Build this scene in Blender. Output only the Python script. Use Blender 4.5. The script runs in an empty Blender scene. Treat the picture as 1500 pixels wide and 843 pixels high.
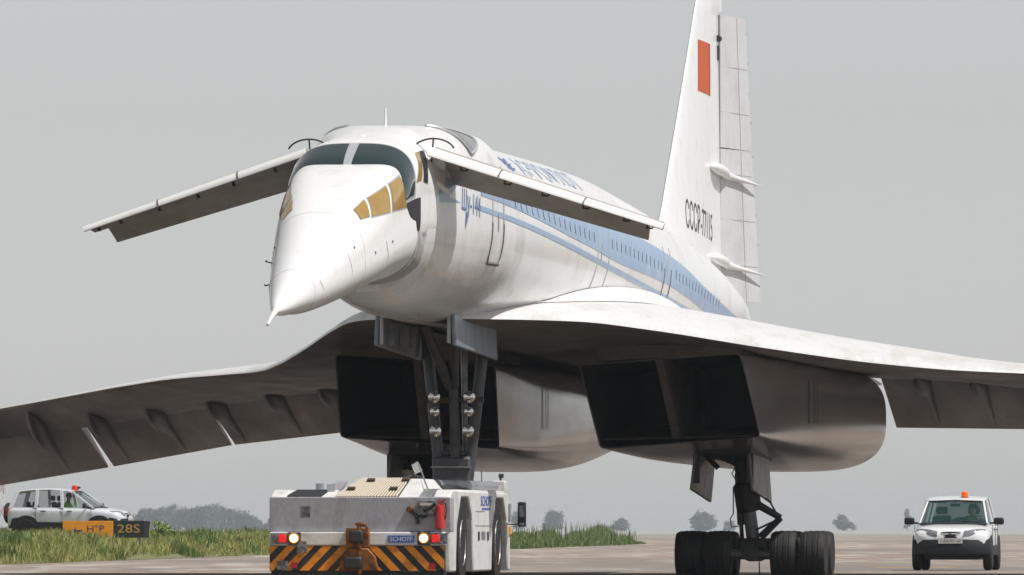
import bpy, bmesh, math, random
import numpy as np
from mathutils import Vector, Matrix

R = math.radians
random.seed(7)
rng = np.random.default_rng(7)
SC = bpy.context.scene
COL = SC.collection

# ------------------------------------------------------------------ camera
cam_d = bpy.data.cameras.new('camera')
cam = bpy.data.objects.new('camera', cam_d)
COL.objects.link(cam)
FPX = 14600.0
CAM_H = 0.85
cam_d.sensor_width = 36.0
cam_d.lens = 36.0 * FPX / 1500.0
cam_d.clip_start = 1.0
cam_d.clip_end = 20000.0
cam.location = (0, 0, CAM_H)
cam.rotation_euler = (R(90) + math.atan((780 - 421.5) / FPX), 0, 0)
SC.camera = cam

# ------------------------------------------------------------------ light
SUN_EL = R(59)
SUN_AZ = math.atan2(0.93, -0.37)          # clockwise from +Y
world = bpy.data.worlds.new('World')
SC.world = world
world.use_nodes = True
wn = world.node_tree.nodes
wl = world.node_tree.links
bg = wn['Background']
sky = wn.new('ShaderNodeTexSky')
sky.sky_type = 'NISHITA'
sky.sun_disc = False
sky.sun_elevation = SUN_EL
sky.sun_rotation = SUN_AZ
sky.altitude = 2000
sky.air_density = 1.0
sky.dust_density = 2.0
sky.ozone_density = 1.0
hs = wn.new('ShaderNodeHueSaturation')
hs.inputs['Saturation'].default_value = 0.12
wl.new(sky.outputs[0], hs.inputs['Color'])
wl.new(hs.outputs[0], bg.inputs[0])
bg.inputs[1].default_value = 0.095
sun_d = bpy.data.lights.new('sun', 'SUN')
sun_d.energy = 4.6
sun_d.angle = R(0.6)
sun_d.color = (1.0, 0.97, 0.925)
sun = bpy.data.objects.new('sun', sun_d)
COL.objects.link(sun)
sv = Vector((math.sin(SUN_AZ) * math.cos(SUN_EL), math.cos(SUN_AZ) * math.cos(SUN_EL), math.sin(SUN_EL)))
sun.rotation_euler = sv.to_track_quat('Z', 'Y').to_euler()
sun.location = (60, 60, 80)
SC.view_settings.view_transform = 'Standard'
SC.view_settings.look = 'None'
SC.view_settings.exposure = 0.0
SC.view_settings.gamma = 1.0


# ------------------------------------------------------------------ materials
def mat(name, col, rough=0.5, metal=0.0, col2=None, scale=3.0, stretch=(1, 1, 1), lo=0.45, hi=0.75,
        bump=0.0, coat=0.0, fine=0.05, emit=None, estr=0.0, alpha=1.0, panels=None, rvar=0.12, trans=0.0, ior=1.45):
    m = bpy.data.materials.new(name)
    m.use_nodes = True
    nt = m.node_tree
    n, l = nt.nodes, nt.links
    p = n['Principled BSDF']
    c4 = (*col, 1)
    p.inputs['Base Color'].default_value = c4
    p.inputs['Roughness'].default_value = rough
    p.inputs['Metallic'].default_value = metal
    p.inputs['Coat Weight'].default_value = coat
    p.inputs['Coat Roughness'].default_value = 0.08
    p.inputs['IOR'].default_value = ior
    if trans:
        p.inputs['Transmission Weight'].default_value = trans
    if alpha < 1:
        p.inputs['Alpha'].default_value = alpha
    if emit:
        p.inputs['Emission Color'].default_value = (*emit, 1)
        p.inputs['Emission Strength'].default_value = estr
    tc = n.new('ShaderNodeTexCoord')
    mp = n.new('ShaderNodeMapping')
    mp.inputs['Scale'].default_value = stretch
    l.new(tc.outputs['Object'], mp.inputs['Vector'])
    cur = None
    if col2 is not None:
        nz = n.new('ShaderNodeTexNoise')
        nz.inputs['Scale'].default_value = scale
        nz.inputs['Detail'].default_value = 7
        nz.inputs['Roughness'].default_value = 0.62
        l.new(mp.outputs[0], nz.inputs['Vector'])
        mr = n.new('ShaderNodeMapRange')
        mr.inputs['From Min'].default_value = lo
        mr.inputs['From Max'].default_value = hi
        l.new(nz.outputs['Fac'], mr.inputs['Value'])
        mx = n.new('ShaderNodeMix')
        mx.data_type = 'RGBA'
        mx.inputs['A'].default_value = c4
        mx.inputs['B'].default_value = (*col2, 1)
        l.new(mr.outputs[0], mx.inputs['Factor'])
        cur = mx.outputs['Result']
        if rvar:
            m2 = n.new('ShaderNodeMath')
            m2.operation = 'MULTIPLY_ADD'
            l.new(mr.outputs[0], m2.inputs[0])
            m2.inputs[1].default_value = rvar
            m2.inputs[2].default_value = rough
            l.new(m2.outputs[0], p.inputs['Roughness'])
    if fine:
        nf = n.new('ShaderNodeTexNoise')
        nf.inputs['Scale'].default_value = scale * 9
        nf.inputs['Detail'].default_value = 4
        l.new(mp.outputs[0], nf.inputs['Vector'])
        mr2 = n.new('ShaderNodeMapRange')
        mr2.inputs['From Min'].default_value = 0.3
        mr2.inputs['From Max'].default_value = 0.7
        mr2.inputs['To Min'].default_value = 1 - fine
        mr2.inputs['To Max'].default_value = 1 + fine
        l.new(nf.outputs['Fac'], mr2.inputs['Value'])
        vm = n.new('ShaderNodeMix')
        vm.data_type = 'RGBA'
        vm.blend_type = 'MULTIPLY'
        vm.inputs['Factor'].default_value = 1
        if cur is not None:
            l.new(cur, vm.inputs['A'])
        else:
            vm.inputs['A'].default_value = c4
        l.new(mr2.outputs[0], vm.inputs['B'])
        cur = vm.outputs['Result']
        if bump:
            bp = n.new('ShaderNodeBump')
            bp.inputs['Strength'].default_value = bump
            bp.inputs['Distance'].default_value = 0.02
            l.new(nf.outputs['Fac'], bp.inputs['Height'])
            l.new(bp.outputs[0], p.inputs['Normal'])
    if panels:
        # thin panel seams at regular frames along object axes: panels = [(axis, spacing, width, strength)]
        sp = n.new('ShaderNodeSeparateXYZ')
        l.new(tc.outputs['Object'], sp.inputs[0])
        for ax, spc, wd, st in panels:
            a = n.new('ShaderNodeMath'); a.operation = 'DIVIDE'
            l.new(sp.outputs[ax], a.inputs[0]); a.inputs[1].default_value = spc
            b = n.new('ShaderNodeMath'); b.operation = 'FRACT'
            l.new(a.outputs[0], b.inputs[0])
            c = n.new('ShaderNodeMath'); c.operation = 'LESS_THAN'
            l.new(b.outputs[0], c.inputs[0]); c.inputs[1].default_value = wd / spc
            d = n.new('ShaderNodeMath'); d.operation = 'MULTIPLY'
            l.new(c.outputs[0], d.inputs[0]); d.inputs[1].default_value = st
            e = n.new('ShaderNodeMix'); e.data_type = 'RGBA'
            l.new(d.outputs[0], e.inputs['Factor'])
            if cur is not None:
                l.new(cur, e.inputs['A'])
            else:
                e.inputs['A'].default_value = c4
            e.inputs['B'].default_value = (0.16, 0.15, 0.14, 1)
            cur = e.outputs['Result']
    if cur is not None:
        l.new(cur, p.inputs['Base Color'])
    return m


M = {}
M['paint'] = mat('aircraft white paint', (0.78, 0.78, 0.78), 0.24, col2=(0.42, 0.40, 0.385), scale=1.3,
                 stretch=(1.6, 0.5, 0.35), lo=0.49, hi=0.88, coat=0.25, fine=0.03,
                 panels=[(1, 2.1, 0.018, 0.30), (1, 0.7, 0.008, 0.12)])
M['paint_plain'] = mat('white paint plain', (0.80, 0.80, 0.79), 0.3, col2=(0.6, 0.57, 0.53), scale=2, lo=0.55, hi=0.85,
                       coat=0.25, fine=0.03)
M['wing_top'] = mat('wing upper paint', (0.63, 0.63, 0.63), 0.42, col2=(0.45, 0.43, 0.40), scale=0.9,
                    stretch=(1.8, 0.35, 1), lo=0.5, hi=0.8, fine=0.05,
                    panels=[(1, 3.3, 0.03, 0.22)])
M['belly'] = mat('dirty shaded wing underside', (0.15, 0.135, 0.125), 0.45, 0.25, col2=(0.09, 0.075, 0.065), scale=0.8,
                 stretch=(1.5, 0.4, 1), lo=0.35, hi=0.7, fine=0.08, panels=[(1, 2.9, 0.03, 0.35)])  # colour holds both dirt and the plane's own shade below the wing
M['nacelle'] = mat('bare nacelle metal', (0.37, 0.34, 0.31), 0.17, 0.8, col2=(0.16, 0.135, 0.12), scale=0.9,
                   stretch=(1.2, 0.25, 1.5), lo=0.3, hi=0.95, rvar=.06, fine=0.06, bump=.03, panels=[(1, 1.7, 0.02, 0.4)])
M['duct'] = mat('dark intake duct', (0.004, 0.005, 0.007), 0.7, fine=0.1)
M['dark'] = mat('dark recess', (0.03, 0.03, 0.032), 0.6, fine=0.1)
M['grey'] = mat('grey metal', (0.30, 0.31, 0.33), 0.4, 0.4, col2=(0.16, 0.15, 0.14), scale=3, fine=0.06)
M['gear'] = mat('gear steel', (0.16, 0.165, 0.175), 0.42, 0.5, col2=(0.07, 0.065, 0.06), scale=4, fine=0.08)
M['gear_dark'] = mat('oily gear steel', (0.045, 0.045, 0.048), 0.42, 0.4, col2=(0.02, 0.02, 0.02), scale=4, fine=0.1)
M['chrome'] = mat('polished strut', (0.55, 0.56, 0.58), 0.15, 1.0, fine=0.03)
M['blue'] = mat('livery blue', (0.235, 0.36, 0.55), 0.32, col2=(0.36, 0.46, 0.59), scale=2, coat=0.2, fine=0.04)
M['navy'] = mat('navy lettering', (0.10, 0.17, 0.38), 0.4, fine=0.04)
M['gold'] = mat('gold tinted window', (0.50, 0.31, 0.09), 0.14, 0.35, col2=(0.40, 0.25, 0.08), scale=3, fine=0.05)
M['cabin_win'] = mat('cabin window pane', (0.29, 0.38, 0.51), 0.4, 0.0, fine=0.05)
M['wscreen'] = mat('cockpit windscreen', (0.010, 0.028, 0.030), 0.06, 0.0, fine=0.2, coat=1.0)
M['frame_grey'] = mat('windscreen frame', (0.45, 0.46, 0.48), 0.35, 0.2, fine=0.05)
M['red'] = mat('flag red', (0.50, 0.085, 0.022), 0.6, fine=0.06)
M['black'] = mat('black paint', (0.02, 0.02, 0.022), 0.45, fine=0.1)
M['ink'] = mat('registration ink', (0.06, 0.06, 0.07), 0.5, fine=0.1)
M['soft_seam'] = mat('soft panel seam', (0.42, 0.41, 0.40), 0.6, fine=0.1)
M['nose_gear'] = mat('dark nose gear paint', (0.085, 0.088, 0.098), 0.42, 0.4, col2=(0.05, 0.045, 0.042), scale=4, fine=0.08)
M['rudder'] = mat('rudder grey white', (0.57, 0.58, 0.59), 0.4, col2=(0.47, 0.47, 0.47), scale=1.5, lo=.45, hi=.8, fine=.04)
M['faded'] = mat('faded blue lettering', (0.38, 0.48, 0.63), 0.4, col2=(.56, .61, .68), scale=3, fine=0.05)
M['recess'] = mat('grey recess lining', (0.24, 0.25, 0.26), 0.55, col2=(0.14, 0.14, 0.15), scale=3, fine=0.08)
M['seam'] = mat('seam sealant', (0.13, 0.12, 0.12), 0.6, fine=0.1)
M['tyre'] = mat('tyre rubber', (0.011, 0.0105, 0.011), 0.7, col2=(0.024, 0.022, 0.021), scale=6, fine=0.12, bump=0.2)
M['lamp'] = mat('lamp glass', (0.75, 0.75, 0.73), 0.08, 0.9, fine=0.1)


# ------------------------------------------------------------------ mesh builder
class MB:
    def __init__(self):
        self.v = []
        self.f = []
        self.m = []
        self.mi = 0

    def add(self, pts):
        i = len(self.v)
        self.v.extend([tuple(float(c) for c in p) for p in pts])
        return i

    def face(self, idx):
        self.f.append(tuple(idx))
        self.m.append(self.mi)

    def poly(self, pts):
        i = self.add(pts)
        self.face(range(i, i + len(pts)))
        return self

    def hexa(self, p):
        i = self.add(p)      # p: bottom 4 ccw, top 4 ccw
        for q in ((3, 2, 1, 0), (4, 5, 6, 7), (0, 1, 5, 4), (1, 2, 6, 5), (2, 3, 7, 6), (3, 0, 4, 7)):
            self.face([i + k for k in q])
        return self

    def box(self, c, s, rot=None):
        x, y, z = s[0] / 2, s[1] / 2, s[2] / 2
        ps = [Vector(q) for q in ((-x, -y, -z), (x, -y, -z), (x, y, -z), (-x, y, -z), (-x, -y, z), (x, -y, z), (x, y, z), (-x, y, z))]
        if rot is not None:
            ps = [rot @ q for q in ps]
        c = Vector(c)
        return self.hexa([q + c for q in ps])

    def bbox(self, lo, hi):
        return self.box([(a + b) / 2 for a, b in zip(lo, hi)], [b - a for a, b in zip(lo, hi)])

    def rings(self, rings, cap0=True, cap1=True, closed=True):
        n = len(rings[0])
        idx = [self.add(r) for r in rings]
        for a, b in zip(idx[:-1], idx[1:]):
            for k in range(n if closed else n - 1):
                k2 = (k + 1) % n
                self.face((a + k, a + k2, b + k2, b + k))
        if cap0:
            self.face([idx[0] + k for k in reversed(range(n))])
        if cap1:
            self.face([idx[-1] + k for k in range(n)])
        return self

    def tube(self, pts, rad, n=10, cap=True):
        pts = [Vector(p) for p in pts]
        if not hasattr(rad, '__len__'):
            rad = [rad] * len(pts)
        out = []
        prev = None
        for i, p in enumerate(pts):
            d = (pts[min(i + 1, len(pts) - 1)] - pts[max(i - 1, 0)]).normalized()
            if prev is None:
                u = d.cross(Vector((0, 0, 1)))
                if u.length < 0.05:
                    u = d.cross(Vector((1, 0, 0)))
            else:
                u = prev - d * prev.dot(d)
            u.normalize()
            prev = u
            w = d.cross(u)
            out.append([p + (u * math.cos(2 * math.pi * k / n) + w * math.sin(2 * math.pi * k / n)) * rad[i] for k in range(n)])
        return self.rings(out, cap, cap)

    def lathe(self, prof, c, axis, n=24, cap=True):
        c = Vector(c)
        d = Vector(axis).normalized()
        u = d.cross(Vector((0, 0, 1)))
        if u.length < 0.05:
            u = Vector((1, 0, 0))
        u.normalize()
        w = d.cross(u)
        out = []
        for r, h in prof:
            r = max(r, 1e-4)
            out.append([c + d * h + (u * math.cos(2 * math.pi * k / n) + w * math.sin(2 * math.pi * k / n)) * r for k in range(n)])
        return self.rings(out, cap, cap)

    def prism(self, pts, off):
        """closed polygon pts (3D) extruded by vector off"""
        o = Vector(off)
        a = [Vector(p) for p in pts]
        n = len(a)
        i = self.add(a)
        j = self.add([p + o for p in a])
        self.face([i + k for k in reversed(range(n))])
        self.face([j + k for k in range(n)])
        for k in range(n):
            k2 = (k + 1) % n
            self.face((i + k, i + k2, j + k2, j + k))
        return self

    def build(self, name, m, parent=None, smooth=True, angle=35, loc=None, rot=None, bevel=0, fix=True):
        me = bpy.data.meshes.new(name)
        me.from_pydata(self.v, [], self.f)
        ms = m if isinstance(m, (list, tuple)) else [m]
        for q in ms:
            me.materials.append(q)
        if len(ms) > 1:
            me.polygons.foreach_set('material_index', np.array(self.m, dtype=np.int32))
        if fix:
            bm = bmesh.new()
            bm.from_mesh(me)
            bmesh.ops.recalc_face_normals(bm, faces=bm.faces)
            bm.to_mesh(me)
            bm.free()
        if smooth:
            me.polygons.foreach_set('use_smooth', np.ones(len(me.polygons), dtype=bool))
            me.set_sharp_from_angle(angle=R(angle))
        o = bpy.data.objects.new(name, me)
        COL.objects.link(o)
        if parent is not None:
            o.parent = parent
        if loc is not None:
            o.location = loc
        if rot is not None:
            o.rotation_euler = rot
        if bevel:
            b = o.modifiers.new('bevel', 'BEVEL')
            b.width = bevel
            b.segments = 2
            b.limit_method = 'ANGLE'
            b.angle_limit = R(35)
        return o


def tag(o, label=None, cat=None, group=None, kind=None):
    if label: o['label'] = label
    if cat: o['category'] = cat
    if group: o['group'] = group
    if kind: o['kind'] = kind
    return o


def empty(name, loc, rz=0.0):
    o = bpy.data.objects.new(name, None)
    COL.objects.link(o)
    o.location = loc
    o.rotation_euler = (0, 0, rz)
    o.empty_display_size = 0.3
    return o


def copy_part(src, parent, loc=None):
    c = src.copy()
    COL.objects.link(c)
    c.parent = parent
    if loc is not None:
        c.location = loc
    for ch in list(src.children):
        copy_part(ch, c)
    return c


# ------------------------------------------------------------------ lofted bodies with an analytic skin
def pchip(x, y, xi):
    x = np.asarray(x, float); y = np.asarray(y, float); xi = np.asarray(xi, float)
    h = np.diff(x); d = np.diff(y) / h
    m = np.zeros_like(y)
    m[0] = d[0]; m[-1] = d[-1]
    for i in range(1, len(x) - 1):
        if d[i - 1] * d[i] > 0:
            w1 = 2 * h[i] + h[i - 1]; w2 = h[i] + 2 * h[i - 1]
            m[i] = (w1 + w2) / (w1 / d[i - 1] + w2 / d[i])
    k = np.clip(np.searchsorted(x, xi) - 1, 0, len(x) - 2)
    t = np.clip((xi - x[k]) / h[k], 0, 1)
    t2 = t * t; t3 = t2 * t
    return (2*t3-3*t2+1)*y[k] + (t3-2*t2+t)*h[k]*m[k] + (-2*t3+3*t2)*y[k+1] + (t3-t2)*h[k]*m[k+1]


class Loft:
    """rows: (s, zc, halfwidth, height above, height below, exponent[, centre l[, lower exponent]])"""
    def __init__(self, rows, taper=None):
        self.taper = taper          # (s from, s to, k): the upper half leans in by k
        rows = [r if len(r) >= 7 else (*r, 0.0) for r in rows]
        a = np.array([r if len(r) == 8 else (*r, r[5]) for r in rows], float)
        self.a = a
        self.s0, self.s1 = a[0, 0], a[-1, 0]

    def par(self, s):
        return [float(pchip(self.a[:, 0], self.a[:, k], s)) for k in range(1, 8)]

    def lean(self, s, q):
        if not self.taper or q <= 0: return 1.0
        a, b, k = self.taper
        return 1 - k * min(max((s - a) / (b - a), 0), 1) * q

    def pt(self, s, th):
        zc, hw, ht, hb, n, cl, nb = self.par(s)
        c, q = math.cos(th), math.sin(th)
        n = n if q > 0 else nb
        l = hw * math.copysign(abs(c) ** (2 / n), c)
        z = (ht if q > 0 else hb) * math.copysign(abs(q) ** (2 / n), q)
        return Vector((cl + l * self.lean(s, z / ht), s, zc + z))

    def side(self, s, z, sg=1):
        zc, hw, ht, hb, n, cl, nb = self.par(s)
        h = ht if z > zc else hb
        n = n if z > zc else nb
        q = min(abs((z - zc) / h), 0.9999)
        return Vector((cl + sg * hw * (1 - q ** n) ** (1 / n) * self.lean(s, (z - zc) / ht), s, z))

    def on_side(self, s, z, off=0.0, sg=1):
        e = 0.02
        p = self.side(s, z, sg)
        du = self.side(s + e, z, sg) - self.side(s - e, z, sg)
        dv = self.side(s, z + e, sg) - self.side(s, z - e, sg)
        nn = du.cross(dv).normalized()
        if nn.x * sg < 0: nn = -nn
        return p + nn * off

    def on_th(self, s, th, off=0.0):
        e = 0.01
        p = self.pt(s, th)
        nn = (self.pt(s + e, th) - self.pt(s - e, th)).cross(self.pt(s, th + e) - self.pt(s, th - e)).normalized()
        zc = self.par(s)[0]
        if nn.dot(p - Vector((self.par(s)[5], s, zc))) < 0: nn = -nn
        return p + nn * off

    def ring(self, s, n=72):
        return [self.pt(s, 2 * math.pi * (k + 0.5) / n) for k in range(n)]

    def mb(self, step=0.4, n=72, s0=None, s1=None):
        s0 = self.s0 if s0 is None else s0
        s1 = self.s1 if s1 is None else s1
        k = max(2, int((s1 - s0) / step) + 1)
        ss = sorted(set(np.round(np.concatenate([np.linspace(s0, s1, k), [q for q in self.a[:, 0] if s0 <= q <= s1]]), 4)))
        return MB().rings([self.ring(float(s), n) for s in ss])


def conform(name, polys, fn, m, parent, du=0.4, dv=0.12, thick=0.0):
    """flat polygons in (u,v) are cut into strips and wrapped on a surface by fn(u,v)->Vector"""
    bm = bmesh.new()
    for poly in polys:
        vs = [bm.verts.new((p[0], p[1], 0)) for p in poly]
        bm.faces.new(vs)
    wrap_bm(bm, du, dv)
    for v in bm.verts:
        v.co = fn(v.co.x, v.co.y)
    return bm_obj(name, bm, m, parent)


def wrap_bm(bm, du, dv):
    us = [v.co.x for v in bm.verts]; vs = [v.co.y for v in bm.verts]
    for ax, st, lo, hi in ((0, du, min(us), max(us)), (1, dv, min(vs), max(vs))):
        k = math.floor(lo / st) + 1
        while k * st < hi:
            co = [0, 0, 0]; co[ax] = k * st
            no = [0, 0, 0]; no[ax] = 1
            bmesh.ops.bisect_plane(bm, geom=bm.verts[:] + bm.edges[:] + bm.faces[:], dist=1e-5, plane_co=co, plane_no=no)
            k += 1
    bmesh.ops.triangulate(bm, faces=[f for f in bm.faces if len(f.verts) > 4])


def bm_obj(name, bm, m, parent, smooth=True):
    me = bpy.data.meshes.new(name)
    bm.to_mesh(me)
    bm.free()
    me.materials.append(m)
    if smooth:
        me.polygons.foreach_set('use_smooth', np.ones(len(me.polygons), dtype=bool))
    o = bpy.data.objects.new(name, me)
    COL.objects.link(o)
    o.parent = parent
    return o


def text_bm(txt, w, h, shear=0.0, bold=0.0):
    """text mesh scaled to w x h, lower left corner at the origin"""
    cu = bpy.data.curves.new('lettering', 'FONT')
    cu.body = txt
    cu.shear = shear
    cu.offset = bold
    cu.resolution_u = 3
    to = bpy.data.objects.new('lettering', cu)
    COL.objects.link(to)
    dg = bpy.context.evaluated_depsgraph_get()
    me = bpy.data.meshes.new_from_object(to.evaluated_get(dg))
    bm = bmesh.new()
    bm.from_mesh(me)
    bpy.data.objects.remove(to)
    bpy.data.curves.remove(cu)
    bpy.data.meshes.remove(me)
    xs = [v.co.x for v in bm.verts]; ys = [v.co.y for v in bm.verts]
    x0, x1, y0, y1 = min(xs), max(xs), min(ys), max(ys)
    for v in bm.verts:
        v.co.x = (v.co.x - x0) / (x1 - x0) * w
        v.co.y = (v.co.y - y0) / (y1 - y0) * h
        v.co.z = 0
    return bm


def text_on(name, txt, w, h, fn, m, parent, shear=0.0, bold=0.0, du=5, dv=5):
    bm = text_bm(txt, w, h, shear, bold)
    if du < 5 or dv < 5:
        wrap_bm(bm, du, dv)
    for v in bm.verts:
        v.co = fn(v.co.x, v.co.y)
    return bm_obj(name, bm, m, parent, smooth=False)


def lerp(a, b, t):
    return a + (b - a) * t


def interp(x, xs, ys):
    return float(np.interp(x, xs, ys))


# ================================================================== THE AIRLINER
# local axes: x = towards its port wing, y = aft of the undrooped nose tip, z = up
YAW = R(8.0)
air = empty('supersonic_airliner', (-3.774, 151.0, 0.0), -YAW)
tag(air, 'large white supersonic airliner with drooped nose and blue stripes being towed', 'airliner')

FUS = Loft([
    (9.75, 5.93, 1.075, 1.24, 1.20, 2.5, 0, 2.3), (10.5, 5.95, 1.12, 1.345, 1.33, 2.6, 0, 2.2), (11.3, 5.95, 1.19, 1.50, 1.46, 3.2, 0, 2.15), (12.5, 5.95, 1.29, 1.565, 1.55, 4.4, 0, 2.1),
    (15.0, 5.95, 1.47, 1.58, 1.59, 4.4, 0, 2.1), (16.2, 5.95, 1.54, 1.57, 1.60, 3.0, 0, 2.1), (18, 5.95, 1.60, 1.56, 1.60, 2.1), (24, 5.95, 1.65, 1.55, 1.62, 2.1),
    (30, 5.93, 1.65, 1.52, 1.62, 2.1), (35, 5.85, 1.62, 1.43, 1.56, 2.1), (42, 5.72, 1.50, 1.24, 1.45, 2.1),
    (50, 5.50, 1.25, 0.97, 1.15, 2.1), (55, 5.35, 0.97, 0.74, 0.85, 2.0), (60, 5.12, 0.50, 0.37, 0.42, 2.0),
    (63.4, 4.98, 0.06, 0.06, 0.06, 2.0)])
fus = FUS.mb(0.45, 80).build('fuselage', M['paint'], air)

# drooped nose
NOSE = Loft([
    (1.15, 4.22, .035, .035, .035, 2), (1.35, 4.26, .10, .10, .09, 2), (1.7, 4.33, .175, .18, .165, 2), (2.2, 4.43, .265, .27, .24, 2),
    (3, 4.58, .40, .41, .36, 2.1, 0, 2.05), (4, 4.78, .55, .58, .47, 2.25, 0, 2.1), (5, 4.98, .69, .76, .56, 2.6, 0, 2.1), (6, 5.18, .83, .92, .63, 3.2, 0, 2.15),
    (7, 5.38, .95, 1.04, .69, 4.2, 0, 2.2), (8, 5.56, 1.03, 1.125, .76, 5.8, 0, 2.25), (8.65, 5.66, 1.07, 1.14, .82, 7.0, 0, 2.3)], taper=(4.0, 8.6, .155))
nose = NOSE.mb(0.12, 72).build('nose_cone', M['paint_plain'], air)
MB().tube([(0, 0.42, 4.0), (0, 0.75, 4.11), (0, 1.2, 4.235)], [.022, .03, .05], 10).build('pitot_probe', M['paint_plain'], nose)
M['fairing'] = mat('shaded grimy fairing paint', (0.46, 0.45, 0.44), 0.32, .15, col2=(0.22, 0.21, 0.20), scale=2.2, lo=.45, hi=.7, coat=.2, fine=.05)  # base darkened to paint in shade around the hinge gap, grime over it
# faired aft end of the nose, below the windscreen
AFT = Loft([(8.66, 5.50, 1.045, .62, .65, 2.4), (9.2, 5.48, 1.075, .60, .66, 2.4), (9.55, 5.46, 1.03, .56, .62, 2.4), (9.8, 5.44, .96, .48, .54, 2.3), (10.1, 5.43, .80, .34, .40, 2.2)])
AFT.mb(0.15, 56).build('nose_fairing', M['fairing'], nose)
for z in (5.05, 4.72):
    MB().tube([NOSE.on_side(4.4, z, -.02, -1), NOSE.on_side(4.35, z, .10, -1), NOSE.on_side(4.15, z, .10, -1)], .012, 6).build('sensor_vane', M['dark'], nose)

for s_ in (2.75, 5.35):
    MB().tube([NOSE.on_th(s_, t, -.001) for t in np.linspace(0, 2 * math.pi, 60)], .005, 5, cap=False).build('radome_seam', M['soft_seam'], nose)
# small access panels and scuffs on the nose skin
for sg in (1, -1):
    for (s_, z0, z1) in ((3.1, 4.55, 4.75), (4.6, 4.75, 5.2), (6.6, 5.0, 5.45)):
        MB().tube([NOSE.on_side(s_ + .05 * math.sin(k), lerp(z0, z1, k / 5), .001, sg) for k in range(6)], .006, 5).build('panel_seam', M['soft_seam'], nose)
    for (s_, z_) in ((6.9, 5.45), (5.9, 5.25), (4.9, 5.3)):
        MB().lathe([(.022, -.01), (.02, .012), (.005, .016)], NOSE.on_side(s_, z_, 0, sg), (sg, 0, 0), 10).build('static_port', M['seam'], nose)
# cockpit shell with windscreen, over the nose
CKP = Loft([(8.05, 5.95, 0.96, 0.64, 0.25, 3.2), (8.35, 5.95, 1.01, 0.86, 0.30, 3.3), (8.7, 5.95, 1.04, 1.02, 0.42, 3.4), (9.0, 5.95, 1.065, 1.135, 0.56, 3.4),
            (9.5, 5.95, 1.085, 1.245, 0.6, 3.0), (10.0, 5.95, 1.105, 1.31, 0.6, 2.7), (10.6, 5.95, 1.135, 1.372, 0.5, 2.7), (10.8, 5.95, 1.12, 1.36, 0.4, 2.7)])
ck = CKP.mb(0.08, 80).build('cockpit_shell', M['paint_plain'], air)
BULK = MB().lathe([(.95, 0), (1.04, 0.15)], (0, 9.83, 5.75), (0, 1, 0), 40).build('nose_bulkhead', M['dark'], air)


def ck_panel(name, s0a, s0b, s1a, s1b, th0, th1, m, off=.006, n=44):
    """panel on the cockpit shell between two s-curves and two angles"""
    mb = MB()
    rows = []
    for j in range(n + 1):
        th = lerp(th0, th1, j / n)
        row = []
        for i in range(9):
            a = lerp(s0a, s0b, j / n); b = lerp(s1a, s1b, (j / n) ** 3.5)
            row.append(CKP.on_th(lerp(a, b, i / 8), th, off))
        rows.append(row)
    mb.rings(rows, False, False, closed=False)
    return mb.build(name, m, ck, fix=False)


for sg in (1, -1):
    f = (lambda a: a) if sg > 0 else (lambda a: math.pi - a)
    ck_panel('windscreen_frame', 8.06, 8.06, 9.03, 8.62, f(R(89.999)), f(R(6)), M['frame_grey'], .008)
    ck_panel('windscreen', 8.08, 8.08, 8.96, 8.52, f(R(89.3)), f(R(8)), M['wscreen'], .016)
    ck_panel('hinge_shade_patch', 8.1, 8.1, 8.98, 9.2, f(R(5)), f(R(-75)), M['dark'], .010)  # flat dark patch painted on the shell for the shaded hinge gap
    # side windows of the cockpit
    for (a, b, tp, m) in ((8.80, 9.16, 1.06, 'gold'), (9.36, 9.74, .86, 'black')):
        mb = MB()
        rows = []
        for j in range(9):
            t = j / 8
            rows.append([CKP.on_th(lerp(a, b, i / 4) + tp * (1 - t), f(lerp(R(46), R(16), t)), .012) for i in range(5)])
        mb.rings(rows, False, False, closed=False)
        mb.build('side_window', M[m], ck, fix=False)
MB().tube([(0, 9.6, 7.18), (0, 9.95, 7.26)], .02, 6).build('antenna_base', M['paint_plain'], ck)

# aerials
MB().tube([(0, 12.2, 7.45), (0, 12.22, 7.80)], [.028, .014], 8).build('blade_antenna', M['paint_plain'], air)
for sg in (1, -1):
    mb = MB()
    pts = [(sg * (1.02 + .36 * math.cos(t)), 10.7, 6.99 + .24 * math.sin(t)) for t in np.linspace(0.35, 2.5, 12)]
    mb.tube(pts, .016, 6)
    mb.tube([(sg * .99, 10.7, 6.85), (sg * 1.02, 10.7, 7.22)], .015, 6)
    mb.build('loop_antenna', M['dark'], air)

# nose windows (gold panes on the visor sides); polygons in (s, z)
NOSE_WIN = [
    [(5.72, 5.914), (6.27, 6.09), (5.99, 5.816), (5.63, 5.762)],
    [(6.39, 6.12), (7.27, 6.34), (6.97, 5.92), (6.07, 5.818)],
    [(7.42, 6.375), (8.13, 6.53), (8.05, 6.03), (7.12, 5.945)]]
for sg in (1, -1):
    for q in NOSE_WIN:
        conform('visor_window', [q], lambda u, v: NOSE.on_side(u, v, .010, sg), M['gold'], nose, .2, .08)
        c = [sum(p[k] for p in q) / 4 for k in (0, 1)]
        big = [(c[0] + (p[0] - c[0]) * 1.07, c[1] + (p[1] - c[1]) * 1.10) for p in q]
        conform('window_frame', [big], lambda u, v: NOSE.on_side(u, v, .005, sg), M['frame_grey'], nose, .2, .08)

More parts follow.
